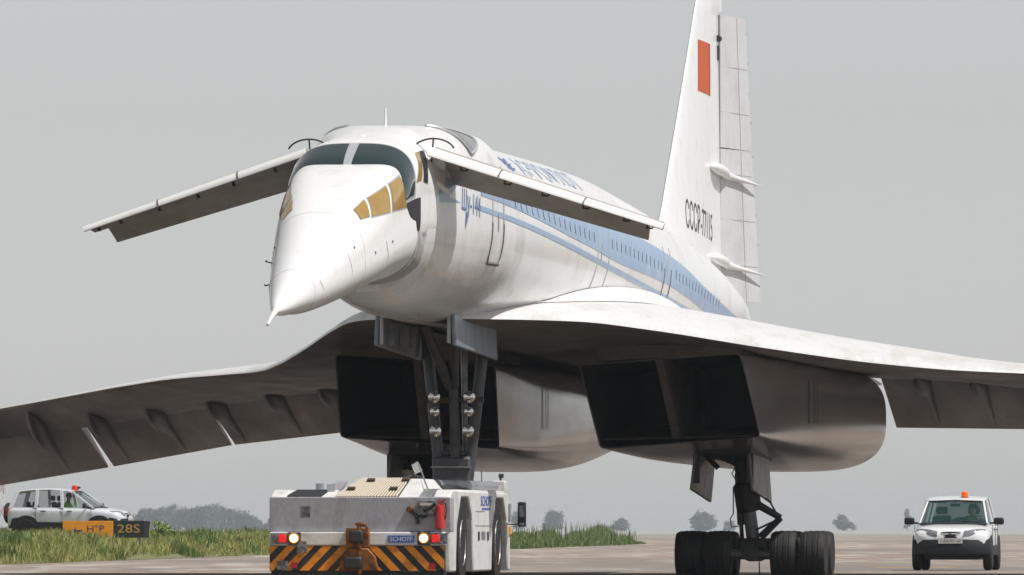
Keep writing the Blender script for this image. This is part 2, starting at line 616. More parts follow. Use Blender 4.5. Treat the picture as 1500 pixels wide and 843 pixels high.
# ------------------------------------------------------------------ wings
W_L   = [0.5, 0.9, 1.3, 2.0, 2.8, 4.2, 5.7, 6.7, 7.8, 9.0, 10.5, 12.0, 13.4, 15.1]
W_SLE = [15.6, 17.2, 18.6, 21.3, 24.4, 30.0, 36.0, 39.8, 41.9, 43.7, 46.0, 48.3, 50.2, 51.7]
W_ZLE = [4.42, 4.44, 4.46, 4.48, 4.40, 4.18, 3.99, 3.93, 3.90, 3.86, 3.74, 3.58, 3.42, 3.20]
W_ZH  = [4.05, 4.05, 4.05, 4.05, 4.02, 3.96, 3.88, 3.78, 3.66, 3.50, 3.27, 3.04, 2.85, 2.62]
W_BMP = [.80, .85, .86, .84, .76, .62, .50, .40, .34, .30, .25, .20, .15, .10]
S_H = 52.0


def wpar(l):
    l = abs(l)
    return [float(pchip(W_L, a, l)) for a in (W_SLE, W_ZLE, W_ZH, W_BMP)]


def w_up(l, s):
    sle, zle, zh, b = wpar(l)
    t = min(max((s - sle) / (S_H - sle), 0), 1)
    sh = (t ** 0.62) * ((1 - t) ** 0.75) / 0.466
    return lerp(zle, zh, t) + b * sh * .92 + .16 * t


def w_lo(l, s):
    sle, zle, zh, b = wpar(l)
    t = min(max((s - sle) / (S_H - sle), 0), 1)
    return lerp(zle, zh, t) - .10 * b * math.sin(math.pi * min(1, t * 1.1)) - .035 * min(1, t * 30) * (1 - t)


def make_wing(sg):
    mb = MB()
    ls = np.concatenate([np.linspace(.5, 7, 30), np.linspace(7.25, 15.1, 26)])
    ts = (np.linspace(0, 1, 44)) ** 1.5
    up, lo = [], []
    for l in ls:
        sle = wpar(l)[0]
        ss = [lerp(sle, S_H, t) for t in ts]
        up.append([(sg * l, s, w_up(l, s)) for s in ss])
        lo.append([(sg * l, s, w_lo(l, s)) for s in ss])
    mb.mi = 0
    mb.rings(up, False, False, closed=False)
    mb.mi = 1
    mb.rings(lo, False, False, closed=False)
    # tip and hinge closing faces
    for a, b in ((up[-1], lo[-1]),):
        for k in range(len(a) - 1):
            mb.poly([a[k], a[k + 1], b[k + 1], b[k]])
    for k in range(len(ls) - 1):
        mb.poly([up[k][-1], up[k + 1][-1], lo[k + 1][-1], lo[k][-1]])
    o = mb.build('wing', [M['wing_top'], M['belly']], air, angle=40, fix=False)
    bm = bmesh.new(); bm.from_mesh(o.data)
    bmesh.ops.remove_doubles(bm, verts=bm.verts, dist=1e-5)
    bmesh.ops.recalc_face_normals(bm, faces=bm.faces)
    bm.to_mesh(o.data); bm.free()
    o.data.set_sharp_from_angle(angle=R(40))
    # elevons
    zt = lambda l: interp(l, [4.1, 7.1, 9.8, 12.4, 15.1], [3.02, 2.98, 2.68, 2.22, 1.78])
    for (a, b) in ((4.05, 7.13), (7.19, 9.74), (9.82, 12.30), (12.42, 15.06)):
        e = MB()
        rows = []
        for l in np.linspace(a, b, 7):
            zh = wpar(l)[2]
            z2 = zt(l)
            r = [(sg * l, S_H + .03, zh + .16)]
            r += [(sg * l, S_H + .9, lerp(zh, z2, .24) + .15), (sg * l, S_H + 3.15, z2 + .02), (sg * l, S_H + 3.15, z2 - .02),
                  (sg * l, S_H + .9, lerp(zh, z2, .24) - .03), (sg * l, S_H + .03, zh)]
            rows.append(r)
        e.rings(rows)
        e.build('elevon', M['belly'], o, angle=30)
    # hinge fairings
    for l in (4.95, 6.1, 7.2, 8.3, 9.5, 10.75, 11.95, 13.2):
        zh = wpar(l)[2]
        z2 = zt(max(l, 4.1))
        zf = lambda s: w_lo(l, s) if s < S_H else lerp(zh, z2, (s - S_H) / 3.15)
        h = MB()
        rows = []
        for s, w, d in ((50.3, .015, .02), (50.6, .10, .14), (51.0, .15, .26), (51.5, .16, .32), (52.0, .13, .31), (52.4, .09, .24), (52.9, .06, .16),
                        (53.6, .05, .12), (54.4, .04, .09), (55.1, .015, .03)):
            z = zf(s) + .05
            rows.append([(sg * l + w * math.cos(t), s, z - .05 - d * math.sin(t)) for t in np.linspace(-.25, math.pi + .25, 11)])
        h.rings(rows)
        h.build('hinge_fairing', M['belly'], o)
    return o


wing_p = make_wing(1)
wing_s = make_wing(-1)
# white root fillets between the wing and the fuselage
for sg, w in ((1, wing_p), (-1, wing_s)):
    mb = MB()
    rows = []
    for s in np.linspace(20.5, 46, 34):
        t = (s - 20.5) / 25.5
        hgt = .34 * math.sin(math.pi * t) ** .6 + .02
        z0 = w_up(1.7, s) - .05
        zb = min(z0 + hgt, 5.9)
        p0 = FUS.on_side(s, zb, .012, sg)
        lo_ = FUS.on_side(s, z0, 0, sg).x * sg + .5 * math.sin(math.pi * t) + .10
        p2 = Vector((sg * lo_, s, w_up(lo_, s) + .012))
        row = []
        for k in range(9):
            u = k / 8
            c = Vector((p0.x + .06 * sg, s, p2.z + .05))
            row.append((1 - u) ** 2 * p0 + 2 * u * (1 - u) * c + u * u * p2)
        rows.append(row)
    mb.rings(rows, False, False, closed=False)
    mb.build('root_fillet', M['paint_plain'], w, fix=False)

# belly keel between the nacelles
mb = MB()
rows = []
for s in np.linspace(21.2, 52, 24):
    zt_ = w_lo(1.0, s) + .15
    kf = min(1, (s - 21) / 5)
    rows.append([(x, s, zt_ - d * kf) for x, d in ((-1.1, 0), (-1.1, .1), (-.5, .2), (0, .24), (.5, .2), (1.1, .1), (1.1, 0))])
mb.rings(rows)
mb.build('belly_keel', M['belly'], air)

# ------------------------------------------------------------------ engine nacelles
N_ROWS = [  # s, zbot, ztop, l in, l out, exponent
    (31.3, 2.50, 4.02, 0.82, 3.78, 30), (33.5, 2.40, 4.04, 0.84, 3.88, 14), (36, 2.28, 4.08, 0.88, 4.05, 8), (40, 2.14, 4.12, 0.93, 4.34, 4.8), (44, 2.06, 4.15, 1.0, 4.58, 3.6),
    (46.5, 2.04, 4.15, 1.05, 4.66, 3.1), (49, 2.10, 4.13, 1.10, 4.46, 2.9), (52, 2.26, 4.1, 1.2, 3.98, 2.6), (55, 2.46, 4.0, 1.28, 3.72, 2.4), (58, 2.72, 3.75, 1.4, 3.40, 2.2), (61, 2.95, 3.60, 1.55, 3.0, 2.2)]
RAKE_TOP, RAKE_BOT = 30.4, 32.1


def make_nacelle(sg):
    LO = Loft([(s, (zb + zt) / 2, (lo - li) / 2, (zt - zb) / 2, (zt - zb) / 2, n, (li + lo) / 2) for s, zb, zt, li, lo, n in N_ROWS])
    n = 96
    rows = []
    ss = list(np.linspace(31.3, 61, 46))
    cant = lambda l, s: .075 * (l - 2.6) * max(0, 1 - (s - 31) / 12)
    for i, s in enumerate(ss):
        ring = LO.ring(float(s), n)
        sh = max(0.0, 1 - (s - 31.3) / 6.0)
        rr = []
        for p in ring:
            rk = lerp(RAKE_BOT, RAKE_TOP, min(max((p.z - 2.5) / 1.52, 0), 1)) - 31.3
            rr.append((sg * (p.x + .17 * sh * (1 - min(max((p.z - 2.5) / 1.52, 0), 1)) - .06 * sh), p.y + rk * sh, p.z + cant(p.x, s)))
        rows.append(rr)
    mb = MB()
    mb.rings(rows, cap0=False, cap1=True)
    o = mb.build('nacelle', M['nacelle'], air, angle=40)
    # rim and duct
    c = Vector((sg * 2.30, 0, 3.26))
    inner = []
    for p in rows[0]:
        q = Vector(p)
        inner.append((lerp(q.x, c.x, .016), q.y + .02, lerp(q.z, c.z, .028)))
    rim = MB().rings([rows[0], inner], False, False).build('intake_lip', M['gear'], o, fix=False)
    deep = [(lerp(p[0], c.x, .22), 36.5, lerp(p[2], c.z, .1)) for p in inner]
    mid = [(lerp(p[0], c.x, .06), p[1] + .9, p[2]) for p in inner]
    d = MB()
    d.rings([inner, mid, deep], cap0=False, cap1=True)
    d.build('intake_duct', M['duct'], o, fix=False)
    # splitter between the two intakes, same rake as the lip
    for (lc, w) in ((2.22, .07),):
        z0, z1 = 2.56, 3.99
        pts = []
        for z, s in ((z0, RAKE_BOT + .05), (z1, RAKE_TOP + .05), (z1, 36.0), (z0, 37.5)):
            pts.append((sg * (lc - w + .11 * (1 - (z - z0) / (z1 - z0))), s, z))
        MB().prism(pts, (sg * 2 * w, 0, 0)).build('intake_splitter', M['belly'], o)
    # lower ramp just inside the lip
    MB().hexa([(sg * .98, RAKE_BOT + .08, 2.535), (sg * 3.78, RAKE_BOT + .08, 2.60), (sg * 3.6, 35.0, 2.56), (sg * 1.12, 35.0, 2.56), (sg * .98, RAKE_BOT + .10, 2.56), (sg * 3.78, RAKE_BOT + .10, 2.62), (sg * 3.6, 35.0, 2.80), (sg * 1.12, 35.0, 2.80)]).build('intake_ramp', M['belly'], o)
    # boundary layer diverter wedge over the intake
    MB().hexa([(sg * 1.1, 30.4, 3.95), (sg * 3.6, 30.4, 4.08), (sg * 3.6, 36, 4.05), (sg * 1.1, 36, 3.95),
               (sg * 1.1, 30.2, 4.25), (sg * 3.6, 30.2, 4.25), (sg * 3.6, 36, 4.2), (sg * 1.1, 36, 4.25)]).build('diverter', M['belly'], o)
    # vent slots on the flank
    for ds in (0, .55, 0.9):
        zc = 3.25
        s0 = 37.6 + ds
        for side in ('out', 'in'):
            pts = []
            for (a, z) in ((0, 3.65), (.10 if ds == 0 else .05, 3.65), (.10 if ds == 0 else .05, 2.85), (0, 2.85)):
                q = LO.side(s0 + a, z, 1 if side == 'out' else -1)
                pts.append((sg * (q.x + (.012 if side == 'out' else -.012)), q.y, z + cant(q.x, s0 + a)))
            MB().poly(pts).build('vent_slot', M['dark'], o, smooth=False, fix=False)
    return o, LO


nac_p, NACL = make_nacelle(1)
nac_s, _ = make_nacelle(-1)

# ------------------------------------------------------------------ fin and rudder
def fin_le(z):
    return interp(z, [5.6, 6.3, 6.7, 7.1, 9.4, 11.8, 12.45], [42.5, 45.2, 47.0, 48.3, 51.3, 54.3, 55.3])


FIN_TE = 57.6


def fin_half(s, z):
    a = fin_le(z)
    b = FIN_TE if z < 11.75 else 58.3
    t = min(max((s - a) / (b - a), 0), 1)
    th = interp(z, [5.5, 12.45], [.21, .07])
    return th * min(1.0, (1 - (1 - min(t / .55, 1)) ** 2) ** .5) * (1 - .38 * max(0, (t - .55) / .45)) + .004


def make_fin():
    mb = MB()
    zs = list(np.linspace(5.3, 11.72, 30)) + [11.76, 12.0, 12.25, 12.4, 12.45]
    rows = []
    ts = list((np.linspace(0, 1, 24)) ** 1.6)
    for z in zs:
        a = fin_le(z)
        b = FIN_TE if z < 11.75 else 58.3 - (.35 if z > 12.41 else 0)
        pr = [lerp(a, b, t) for t in ts]
        sc = 1.0 if z < 12.35 else (.7 if z < 12.43 else .3)
        rows.append([(fin_half(s, z) * sc, s, z) for s in pr] + [(-fin_half(s, z) * sc, s, z) for s in reversed(pr)])
    mb.rings(rows)
    return mb.build('fin', M['fin'] if 'fin' in M else M['paint_plain'], air, angle=40)


fin = make_fin()
RUD = R(11.5)


def rud_pt(c, z, off):
    """c metres aft of the hinge along the deflected rudder, off = to its port face"""
    return Vector((c * math.sin(RUD) + off * math.cos(RUD), FIN_TE + .06 + c * math.cos(RUD) - off * math.sin(RUD), z))


def rud_c(z):
    return interp(z, [5.69, 8.3, 11.65], [3.02, 2.5, 1.95])


for (z0, z1) in ((5.70, 8.86), (8.89, 11.66)):
    mb = MB()
    rows = []
    for z in np.linspace(z0, z1, 12):
        cc = rud_c(z)
        cs = [0, .12 * cc, .4 * cc, .7 * cc, cc]
        th = [.11, .115, .09, .055, .012]
        rows.append([rud_pt(c, z, t) for c, t in zip(cs, th)] + [rud_pt(c, z, -t) for c, t in zip(reversed(cs), reversed(th))])
    mb.rings(rows)
    o = mb.build('rudder', M['rudder'], air, angle=40)
    # seams standing as thin beads on the port face
    for f in (.62,):
        MB().tube([rud_pt(rud_c(z) * f, z, .069) for z in np.linspace(z0 + .02, z1 - .02, 8)], .007, 5).build('panel_seam', M['soft_seam'], o)
    for z in (np.arange(z0 + .75, z1 - .2, .95)):
        MB().tube([rud_pt(rud_c(z) * f, z, t) for f, t in ((.02, .112), (.4, .093), (.7, .058), (.97, .018))], .006, 5).build('panel_seam', M['soft_seam'], o)
    for z in np.arange(z0 + .6, z1, .62):
        MB().tube([rud_pt(rud_c(z) - .03, z, 0), rud_pt(rud_c(z) + .09, z, 0)], .012, 5).build('static_wick', M['grey'], o)
for z in (8.42, 6.55):
    mb = MB()
    pth = [(Vector((.14, 55.6, z)), .02), (Vector((.19, 55.75, z)), .085), (Vector((.22, 56.3, z - .03)), .115), (Vector((.24, 57.2, z - .07)), .105)]
    pth += [(rud_pt(c, z - .10 - .06 * c, .15), r) for c, r in ((.3, .085), (1.0, .06), (1.9, .035), (rud_c(z) + .15, .008))]
    mb.tube([p for p, r in pth], [r for p, r in pth], 14)
    mb.build('actuator_fairing', M['paint_plain'], fin)

# ------------------------------------------------------------------ canards
def canard(sg):
    root = empty('canard', (0, 0, 0))
    root.parent = air
    SL = [(.0, -.075), (.01, -.035), (.05, .005), (.11, .04), (.20, .065), (.30, .075), (.36, .07), (.25, .02), (.13, -.045), (.05, -.085)]
    MN = [(.26, .05), (.34, .082), (.6, .095), (.95, .04), (1.0, .0), (.96, -.10), (.6, -.075), (.30, -.03)]
    FL = [(.97, .0), (1.12, -.06), (1.35, -.21), (1.60, -.405), (1.585, -.42), (1.32, -.26), (1.08, -.15), (.97, -.10)]

    def pos(l, a, b):
        t = (l - 1.02) / 3.73
        k = lerp(1.0, .70, t)
        base = Vector((sg * l, lerp(10.15, 10.75, t), lerp(7.01, 5.80, t)))
        up = Vector((sg * .30, 0, .95))
        return base + Vector((0, a * k, 0)) + up * (b * k)
    for nm, prof, l0, l1, mt in (('leading_slat', SL, 1.02, 4.76, 'paint_plain'), ('main_plane', MN, 1.05, 4.70, 'canard'), ('slotted_flap', FL, 1.10, 4.48, 'canard')):
        rows = [[pos(l + (.06 * i_ if nm == 'slotted_flap' and l > 4.4 else 0), a, b) for i_, (a, b) in enumerate(prof)] if False else [pos(l, a, b) for a, b in prof] for l in np.linspace(l0, l1, 9)]
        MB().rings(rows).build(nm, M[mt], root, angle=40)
    # seams across the slat and brackets below it
    for l in (2.15, 3.5):
        MB().rings([[pos(l + d, a * 1.0 - (.006 if a < .2 else 0), b + (.006 if b > -.1 else 0)) for a, b in SL] for d in (-.012, .012)]).build('slat_seam', M['seam'], root)
    for l in (1.55, 2.25, 2.85, 3.5, 4.15, 4.52):
        MB().tube([pos(l, .10, -.05), pos(l, .20, -.15), pos(l + .06, .42, -.13), pos(l + .07, .55, -.05)], [.014, .018, .014, .01], 6).build('slat_bracket', M['dark'], root)
    # hinge arm into the fuselage
    MB().tube([(sg * .75, 10.9, 6.92), (sg * 1.2, 10.9, 6.86)], .14, 12).build('hinge_arm', M['paint_plain'], root)
    MB().tube([(sg * 1.02, 10.6, 6.55), (sg * 1.25, 10.9, 6.35)], .05, 8).build('jack', M['paint_plain'], root)
    return root


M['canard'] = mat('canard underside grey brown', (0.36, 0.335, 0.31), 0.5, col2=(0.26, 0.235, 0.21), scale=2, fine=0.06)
can_p = canard(1)
can_s = canard(-1)
# stowage recess with its lip on top of the fuselage, behind each canard
for sg in (1, -1):
    f = (lambda a: a) if sg > 0 else (lambda a: math.pi - a)
    mb = MB()
    rows = []; up_, dn_ = [], []
    for i in range(25):
        t = i / 24
        th = lerp(R(77), R(28), t)
        w = 1.4 * math.sin(math.pi * t) ** .8
        c = lerp(12.4, 13.15, t)
        rows.append([FUS.on_th(c + w * (k / 6 - .05), f(th), .010) for k in range(7)])
        up_.append(FUS.on_th(c - .05 * w, f(th), .02)); dn_.append(FUS.on_th(c + .96 * w, f(th), .02))
    mb.rings(rows, False, False, closed=False)
    rc = mb.build('canard_recess', M['recess'] if 'recess' in M else M['grey'], air, fix=False)
    MB().tube(up_, .022, 6).tube(dn_, .03, 6).build('recess_lip', M['frame_grey'], rc)

# ------------------------------------------------------------------ landing gear
def wheel(parent, c, axis, r, w, name='wheel', n=28, hub='gear'):
    hw = w / 2
    o = MB().lathe([(r * .62, -hw), (r * .9, -hw), (r * .965, -hw * .76), (r * .99, -hw * .52), (r * .965, -hw * .46), (r * .965, -hw * .42), (r, -hw * .36), (r, -hw * .08), (r * .97, -hw * .04), (r * .97, hw * .04), (r, hw * .08), (r, hw * .36), (r * .965, hw * .42), (r * .965, hw * .46), (r * .99, hw * .52), (r * .965, hw * .76), (r * .9, hw), (r * .62, hw)], c, axis, n)
    o = o.build(name, M['tyre'], parent, angle=30)
    return o


def make_main_gear(sg):
    g = empty('main_landing_gear', (0, 0, 0))
    g.parent = air
    L, S = sg * 3.22, 37.0
    top = Vector((sg * 2.95, S - .2, 2.6))
    axl = Vector((L, S, .46))
    MB().tube([top, top.lerp(axl, .62)], .17, 16).build('leg_cylinder', M['gear_dark'], g)
    MB().lathe([(.20, 0), (.24, .05), (.24, .45), (.19, .55)], top.lerp(axl, .38), (axl - top), 16).build('leg_collar', M['gear_dark'], g)
    MB().tube([top.lerp(axl, .6), axl], .125, 16).build('oleo_piston', M['gear'], g)
    # side actuator with thin rod
    a = Vector((L - sg * 0 - .30, S - .1, 1.95)); b = Vector((L - .24, S + .0, .62))
    MB().tube([a, a.lerp(b, .72)], .075, 10).tube([a.lerp(b, .72), b], .04, 8).build('side_jack', M['gear_dark'], g)
    hose = [a + Vector((-.06, 0, -.1)), a + Vector((-.13, 0, .0)), a + Vector((-.06, 0, .12))]
    MB().tube(hose, .012, 5).build('hose', M['gear_dark'], g)
    MB().tube([a + Vector((-.1, 0, -.25)), a + Vector((-.1, .02, -.75)), a + Vector((-.16, .02, -.85)), a + Vector((-.14, .02, -1.0)), b + Vector((-.05, 0, .35))], .012, 5).build('hose', M['gear_dark'], g)
    # drag braces towards the bay
    MB().tube([(top.x - .65, S - .6, 2.42), a + Vector((.12, 0, .12))], .06, 8).tube([(top.x - .25, S - .3, 2.45), a + Vector((.2, 0, .1))], .07, 8).build('drag_brace', M['gear_dark'], g)
    MB().tube([(top.x - .75, S - .7, 2.45), (top.x - .35, S - .6, 2.05)], .05, 8).build('drag_brace', M['gear_dark'], g)
    # torque scissors
    k = Vector((L + .50, S - .15, 1.12))
    MB().tube([top.lerp(axl, .55) + Vector((.1, -.1, 0)), k], [.08, .06], 8).tube([k, axl + Vector((.12, -.1, .3))], [.06, .075], 8).tube([k + Vector((-.03, 0, -.02)), top.lerp(axl, .75) + Vector((.1, -.1, -.1))], .022, 6).build('torque_link', M['gear_dark'], g)
    MB().tube([top.lerp(axl, .5) + Vector((.15, -.1, .12)), k + Vector((-.2, 0, .3)), k + Vector((-.1, 0, .12))], .02, 6).build('hose', M['gear_dark'], g)
    # bogie beam, axles and eight wheels
    MB().tube([(L, S - .75, .46), (L, S + .75, .46)], .16, 14).build('bogie_beam', M['gear_dark'], g)
    MB().box((L, S, .62), (.62, .7, .24)).build('bogie_pivot', M['gear_dark'], g, bevel=.05)
    for ds in (-.58, .58):
        MB().tube([(L - 1.4, S + ds, .44), (L + 1.4, S + ds, .44)], .10, 12).build('axle', M['gear'], g)
        for dl in (-1.17, -.62, .62, 1.17):
            wo = wheel(g, (L + dl, S + ds, .44), (1, 0, 0), .44, .47)
            MB().lathe([(.26, -.15), (.25, -.1), (.12, -.05), (.12, .05), (.25, .1), (.26, .15)], (L + dl, S + ds, .44), (1, 0, 0), 20).build('wheel_hub', M['gear_dark'], g)
    MB().tube([(L + .1, S - .2, .3), (L + .12, S - .3, .05)], .012, 5).build('static_strap', M['black'], g)
    # bay doors hanging beside the leg
    zb = 2.26
    s0, s1 = 34.8, 37.4
    for lc, tl, m, ln, side in ((2.33, -.08, 'gear_dark', .86, -1), (3.34, .06, 'doorskin', .88, 1)):
        p = [(sg * lc, s0, zb + .05), (sg * lc, s1 + .4, zb), (sg * (lc + tl), s1 + .4, zb - ln * .98), (sg * (lc + tl), s0, zb - ln * .72)]
        if sg * side < 0:
            pass
        MB().prism(p, (sg * .05, 0, 0)).build('gear_door', M['doorskin'], g, bevel=.01)
        MB().bbox((min(sg * (lc - .02), sg * (lc + .10)), s0 + .02, zb - .5), (max(sg * (lc - .02), sg * (lc + .10)), s0 + .10, zb + .05)).build('door_rib', M['gear_dark'], g)
    a_, b_ = sorted((sg * 2.35, sg * 3.4))
    MB().hexa([(a_, 34.8, 2.30), (b_, 34.8, 2.32), (b_, 38.2, 2.20), (a_, 38.2, 2.19), (a_, 34.8, 2.5), (b_, 34.8, 2.5), (b_, 38.2, 2.4), (a_, 38.2, 2.4)]).build('gear_bay', M['dark'], g)
    return g


M['doorskin'] = mat('gear door skin', (0.20, 0.185, 0.17), 0.42, 0.3, col2=(0.13, 0.115, 0.10), scale=3, fine=0.06)
M['nosedoor'] = mat('nose gear door skin', (0.25, 0.285, 0.34), 0.32, 0.35, col2=(0.17, 0.195, 0.235), scale=2.5, stretch=(1, 2, .6), fine=0.05)
mg_p = make_main_gear(1)
mg_s = make_main_gear(-1)


def make_nose_gear():
    g = empty('nose_landing_gear', (0, 0, 0))
    g.parent = air
    S = 20.0
    for sg in (1, -1):
        a = Vector((sg * .52, S + .15, 4.35)); b = Vector((sg * .20, S, 1.35))
        MB().tube([a, a.lerp(b, .5), b], [.095, .10, .085], 14).build('side_strut', M['nose_gear'], g)
        # bay doors
        zt0, zt1 = 4.50, 4.40
        p = [(sg * .60, 15.5, zt0), (sg * .60, 20.4, zt1), (sg * .63, 20.4, 3.80), (sg * .63, 15.5, 3.96)]
        MB().prism(p, (sg * .07, 0, 0)).build('gear_door', M['nosedoor'], g, bevel=.02)
        MB().bbox((min(sg * .54, sg * .60), 15.49, 3.98), (max(sg * .54, sg * .60), 15.58, 4.46)).build('door_frame', M['frame_grey'], g, bevel=.02) if sg < 0 else \
            MB().bbox((.53, 15.52, 4.0), (.60, 15.60, 4.48)).build('door_frame', M['frame_grey'], g, bevel=.02)
        for k in range(3):
            s_ = 16.6 + k * 1.2
            MB().bbox((min(sg * .52, sg * .61), s_, 3.98), (max(sg * .52, sg * .61), s_ + .06, 4.4)).build('door_rib', M['grey'], g)
        # three lamps down each strut
        for z, r in ((3.16, .105), (2.91, .085), (2.58, .105)):
            c = Vector((sg * (.24 + (z - 1.35) * .035), S - .28, z))
            lo = MB().lathe([(r * .5, .14), (r * .95, .06), (r * 1.05, 0), (r * 1.05, -.02)], c, (0, 1, 0), 20, cap=True).build('landing_light', M['nose_gear'], g)
            MB().lathe([(r * .98, -.022), (r * .85, -.04), (r * .5, -.055), (.01, -.06)], c, (0, 1, 0), 20).build('lamp_lens', M['lamp'], g)
            MB().tube([c + Vector((0, .1, 0)), c + Vector((sg * .1, .25, .02))], .03, 6).build('lamp_bracket', M['nose_gear'], g)
    MB().tube([(0, S - .05, 3.3), (.02, S, 2.3), (.03, S + .05, 1.0)], [.075, .09, .09], 16).build('oleo_strut', M['nose_gear'], g)
    MB().tube([(-.30, S - 1.6, 4.4), (-.06, S - .1, 3.35)], .085, 12).build('drag_strut', M['nose_gear'], g)
    MB().tube([(.22, S - 1.4, 4.4), (.02, S - .1, 3.35)], .075, 12).build('drag_strut', M['nose_gear'], g)
    MB().tube([(.14, S + .2, 4.0), (.17, S + .15, 2.1)], [.06, .045], 10).build('retract_jack', M['grey'], g)
    MB().tube([(-.5, S + .05, 3.12), (.5, S + .05, 3.12)], .06, 10).build('crossbar', M['nose_gear'], g)
    MB().tube([(-.35, S + .05, 2.2), (.35, S + .05, 2.2)], .05, 10).build('crossbar', M['nose_gear'], g)
    MB().hexa([(-.32, S - .2, 1.35), (.30, S - .2, 1.35), (.30, S + .2, 1.35), (-.32, S + .2, 1.35), (-.38, S - .1, 2.15), (.30, S - .1, 2.15), (.30, S + .1, 2.15), (-.38, S + .1, 2.15)]).build('steering_box', M['nose_gear'], g, bevel=.05)
    MB().bbox((-.385, S - .17, 1.95), (.31, S - .12, 1.98)).build('box_flange', M['grey'], g)
    for sg in (1, -1):
        MB().tube([(sg * .28, S - .33, 1.60), (sg * .28, S - .36, 1.60)], .045, 10).build('bolt', M['dark'], g)
    MB().tube([(-.55, S, .46), (.55, S, .46)], .08, 12).build('axle', M['nose_gear'], g)
    MB().tube([(0, S, 1.4), (0, S, .46)], .11, 12).build('piston', M['chrome'], g)
    for sg in (1, -1):
        w = wheel(g, (sg * .36, S, .46), (1, 0, 0), .46, .34)
        MB().lathe([(.27, -.14), (.2, -.08), (.1, 0), (.2, .08), (.27, .14)], (sg * .36, S, .46), (1, 0, 0), 20).build('wheel_hub', M['grey'], g)
    MB().bbox((-.48, 16.0, 4.36), (.48, 21.0, 4.44)).build('gear_bay', M['dark'], g)
    return g


make_nose_gear()

# ------------------------------------------------------------------ livery: stripes, lettering, doors, windows
ST1_LO = ([10.9, 13.65, 16.9, 19.8, 22.2, 25.8, 29.2, 33.8, 37.8, 41.9, 46, 52, 58], [6.5, 6.40, 6.256, 6.126, 6.011, 5.863, 5.711, 5.595, 5.479, 5.30, 5.09, 4.90, 4.86])
ST1_HI = ([10.9, 13.65, 20, 26, 30, 36, 39.5, 43.4, 47, 52, 58], [6.7, 6.56, 6.48, 6.40, 6.33, 6.115, 5.93, 5.64, 5.42, 5.2, 5.08])
ST2_HI = ([13.6, 16.2, 19, 22.2, 26.8, 31.9, 38.3, 46], [6.235, 6.13, 6.02, 5.892, 5.70, 5.497, 5.27, 5.02])
ST2_LO = ([13.6, 16.2, 19, 22.2, 26.8, 31.9, 38.3, 46], [6.15, 6.04, 5.925, 5.797, 5.61, 5.412, 5.18, 4.93])


def band(name, lo, hi, s0, s1, sg, off=.006, nz_=6, m='blue'):
    rows = []
    for s in np.linspace(s0, s1, int((s1 - s0) / .35) + 2):
        a = float(pchip(lo[0], lo[1], s)); b = float(pchip(hi[0], hi[1], s))
        rows.append([FUS.on_side(float(s), lerp(a, b, k / nz_), off, sg) for k in range(nz_ + 1)])
    return MB().rings(rows, False, False, closed=False).build(name, M[m], air, fix=False)


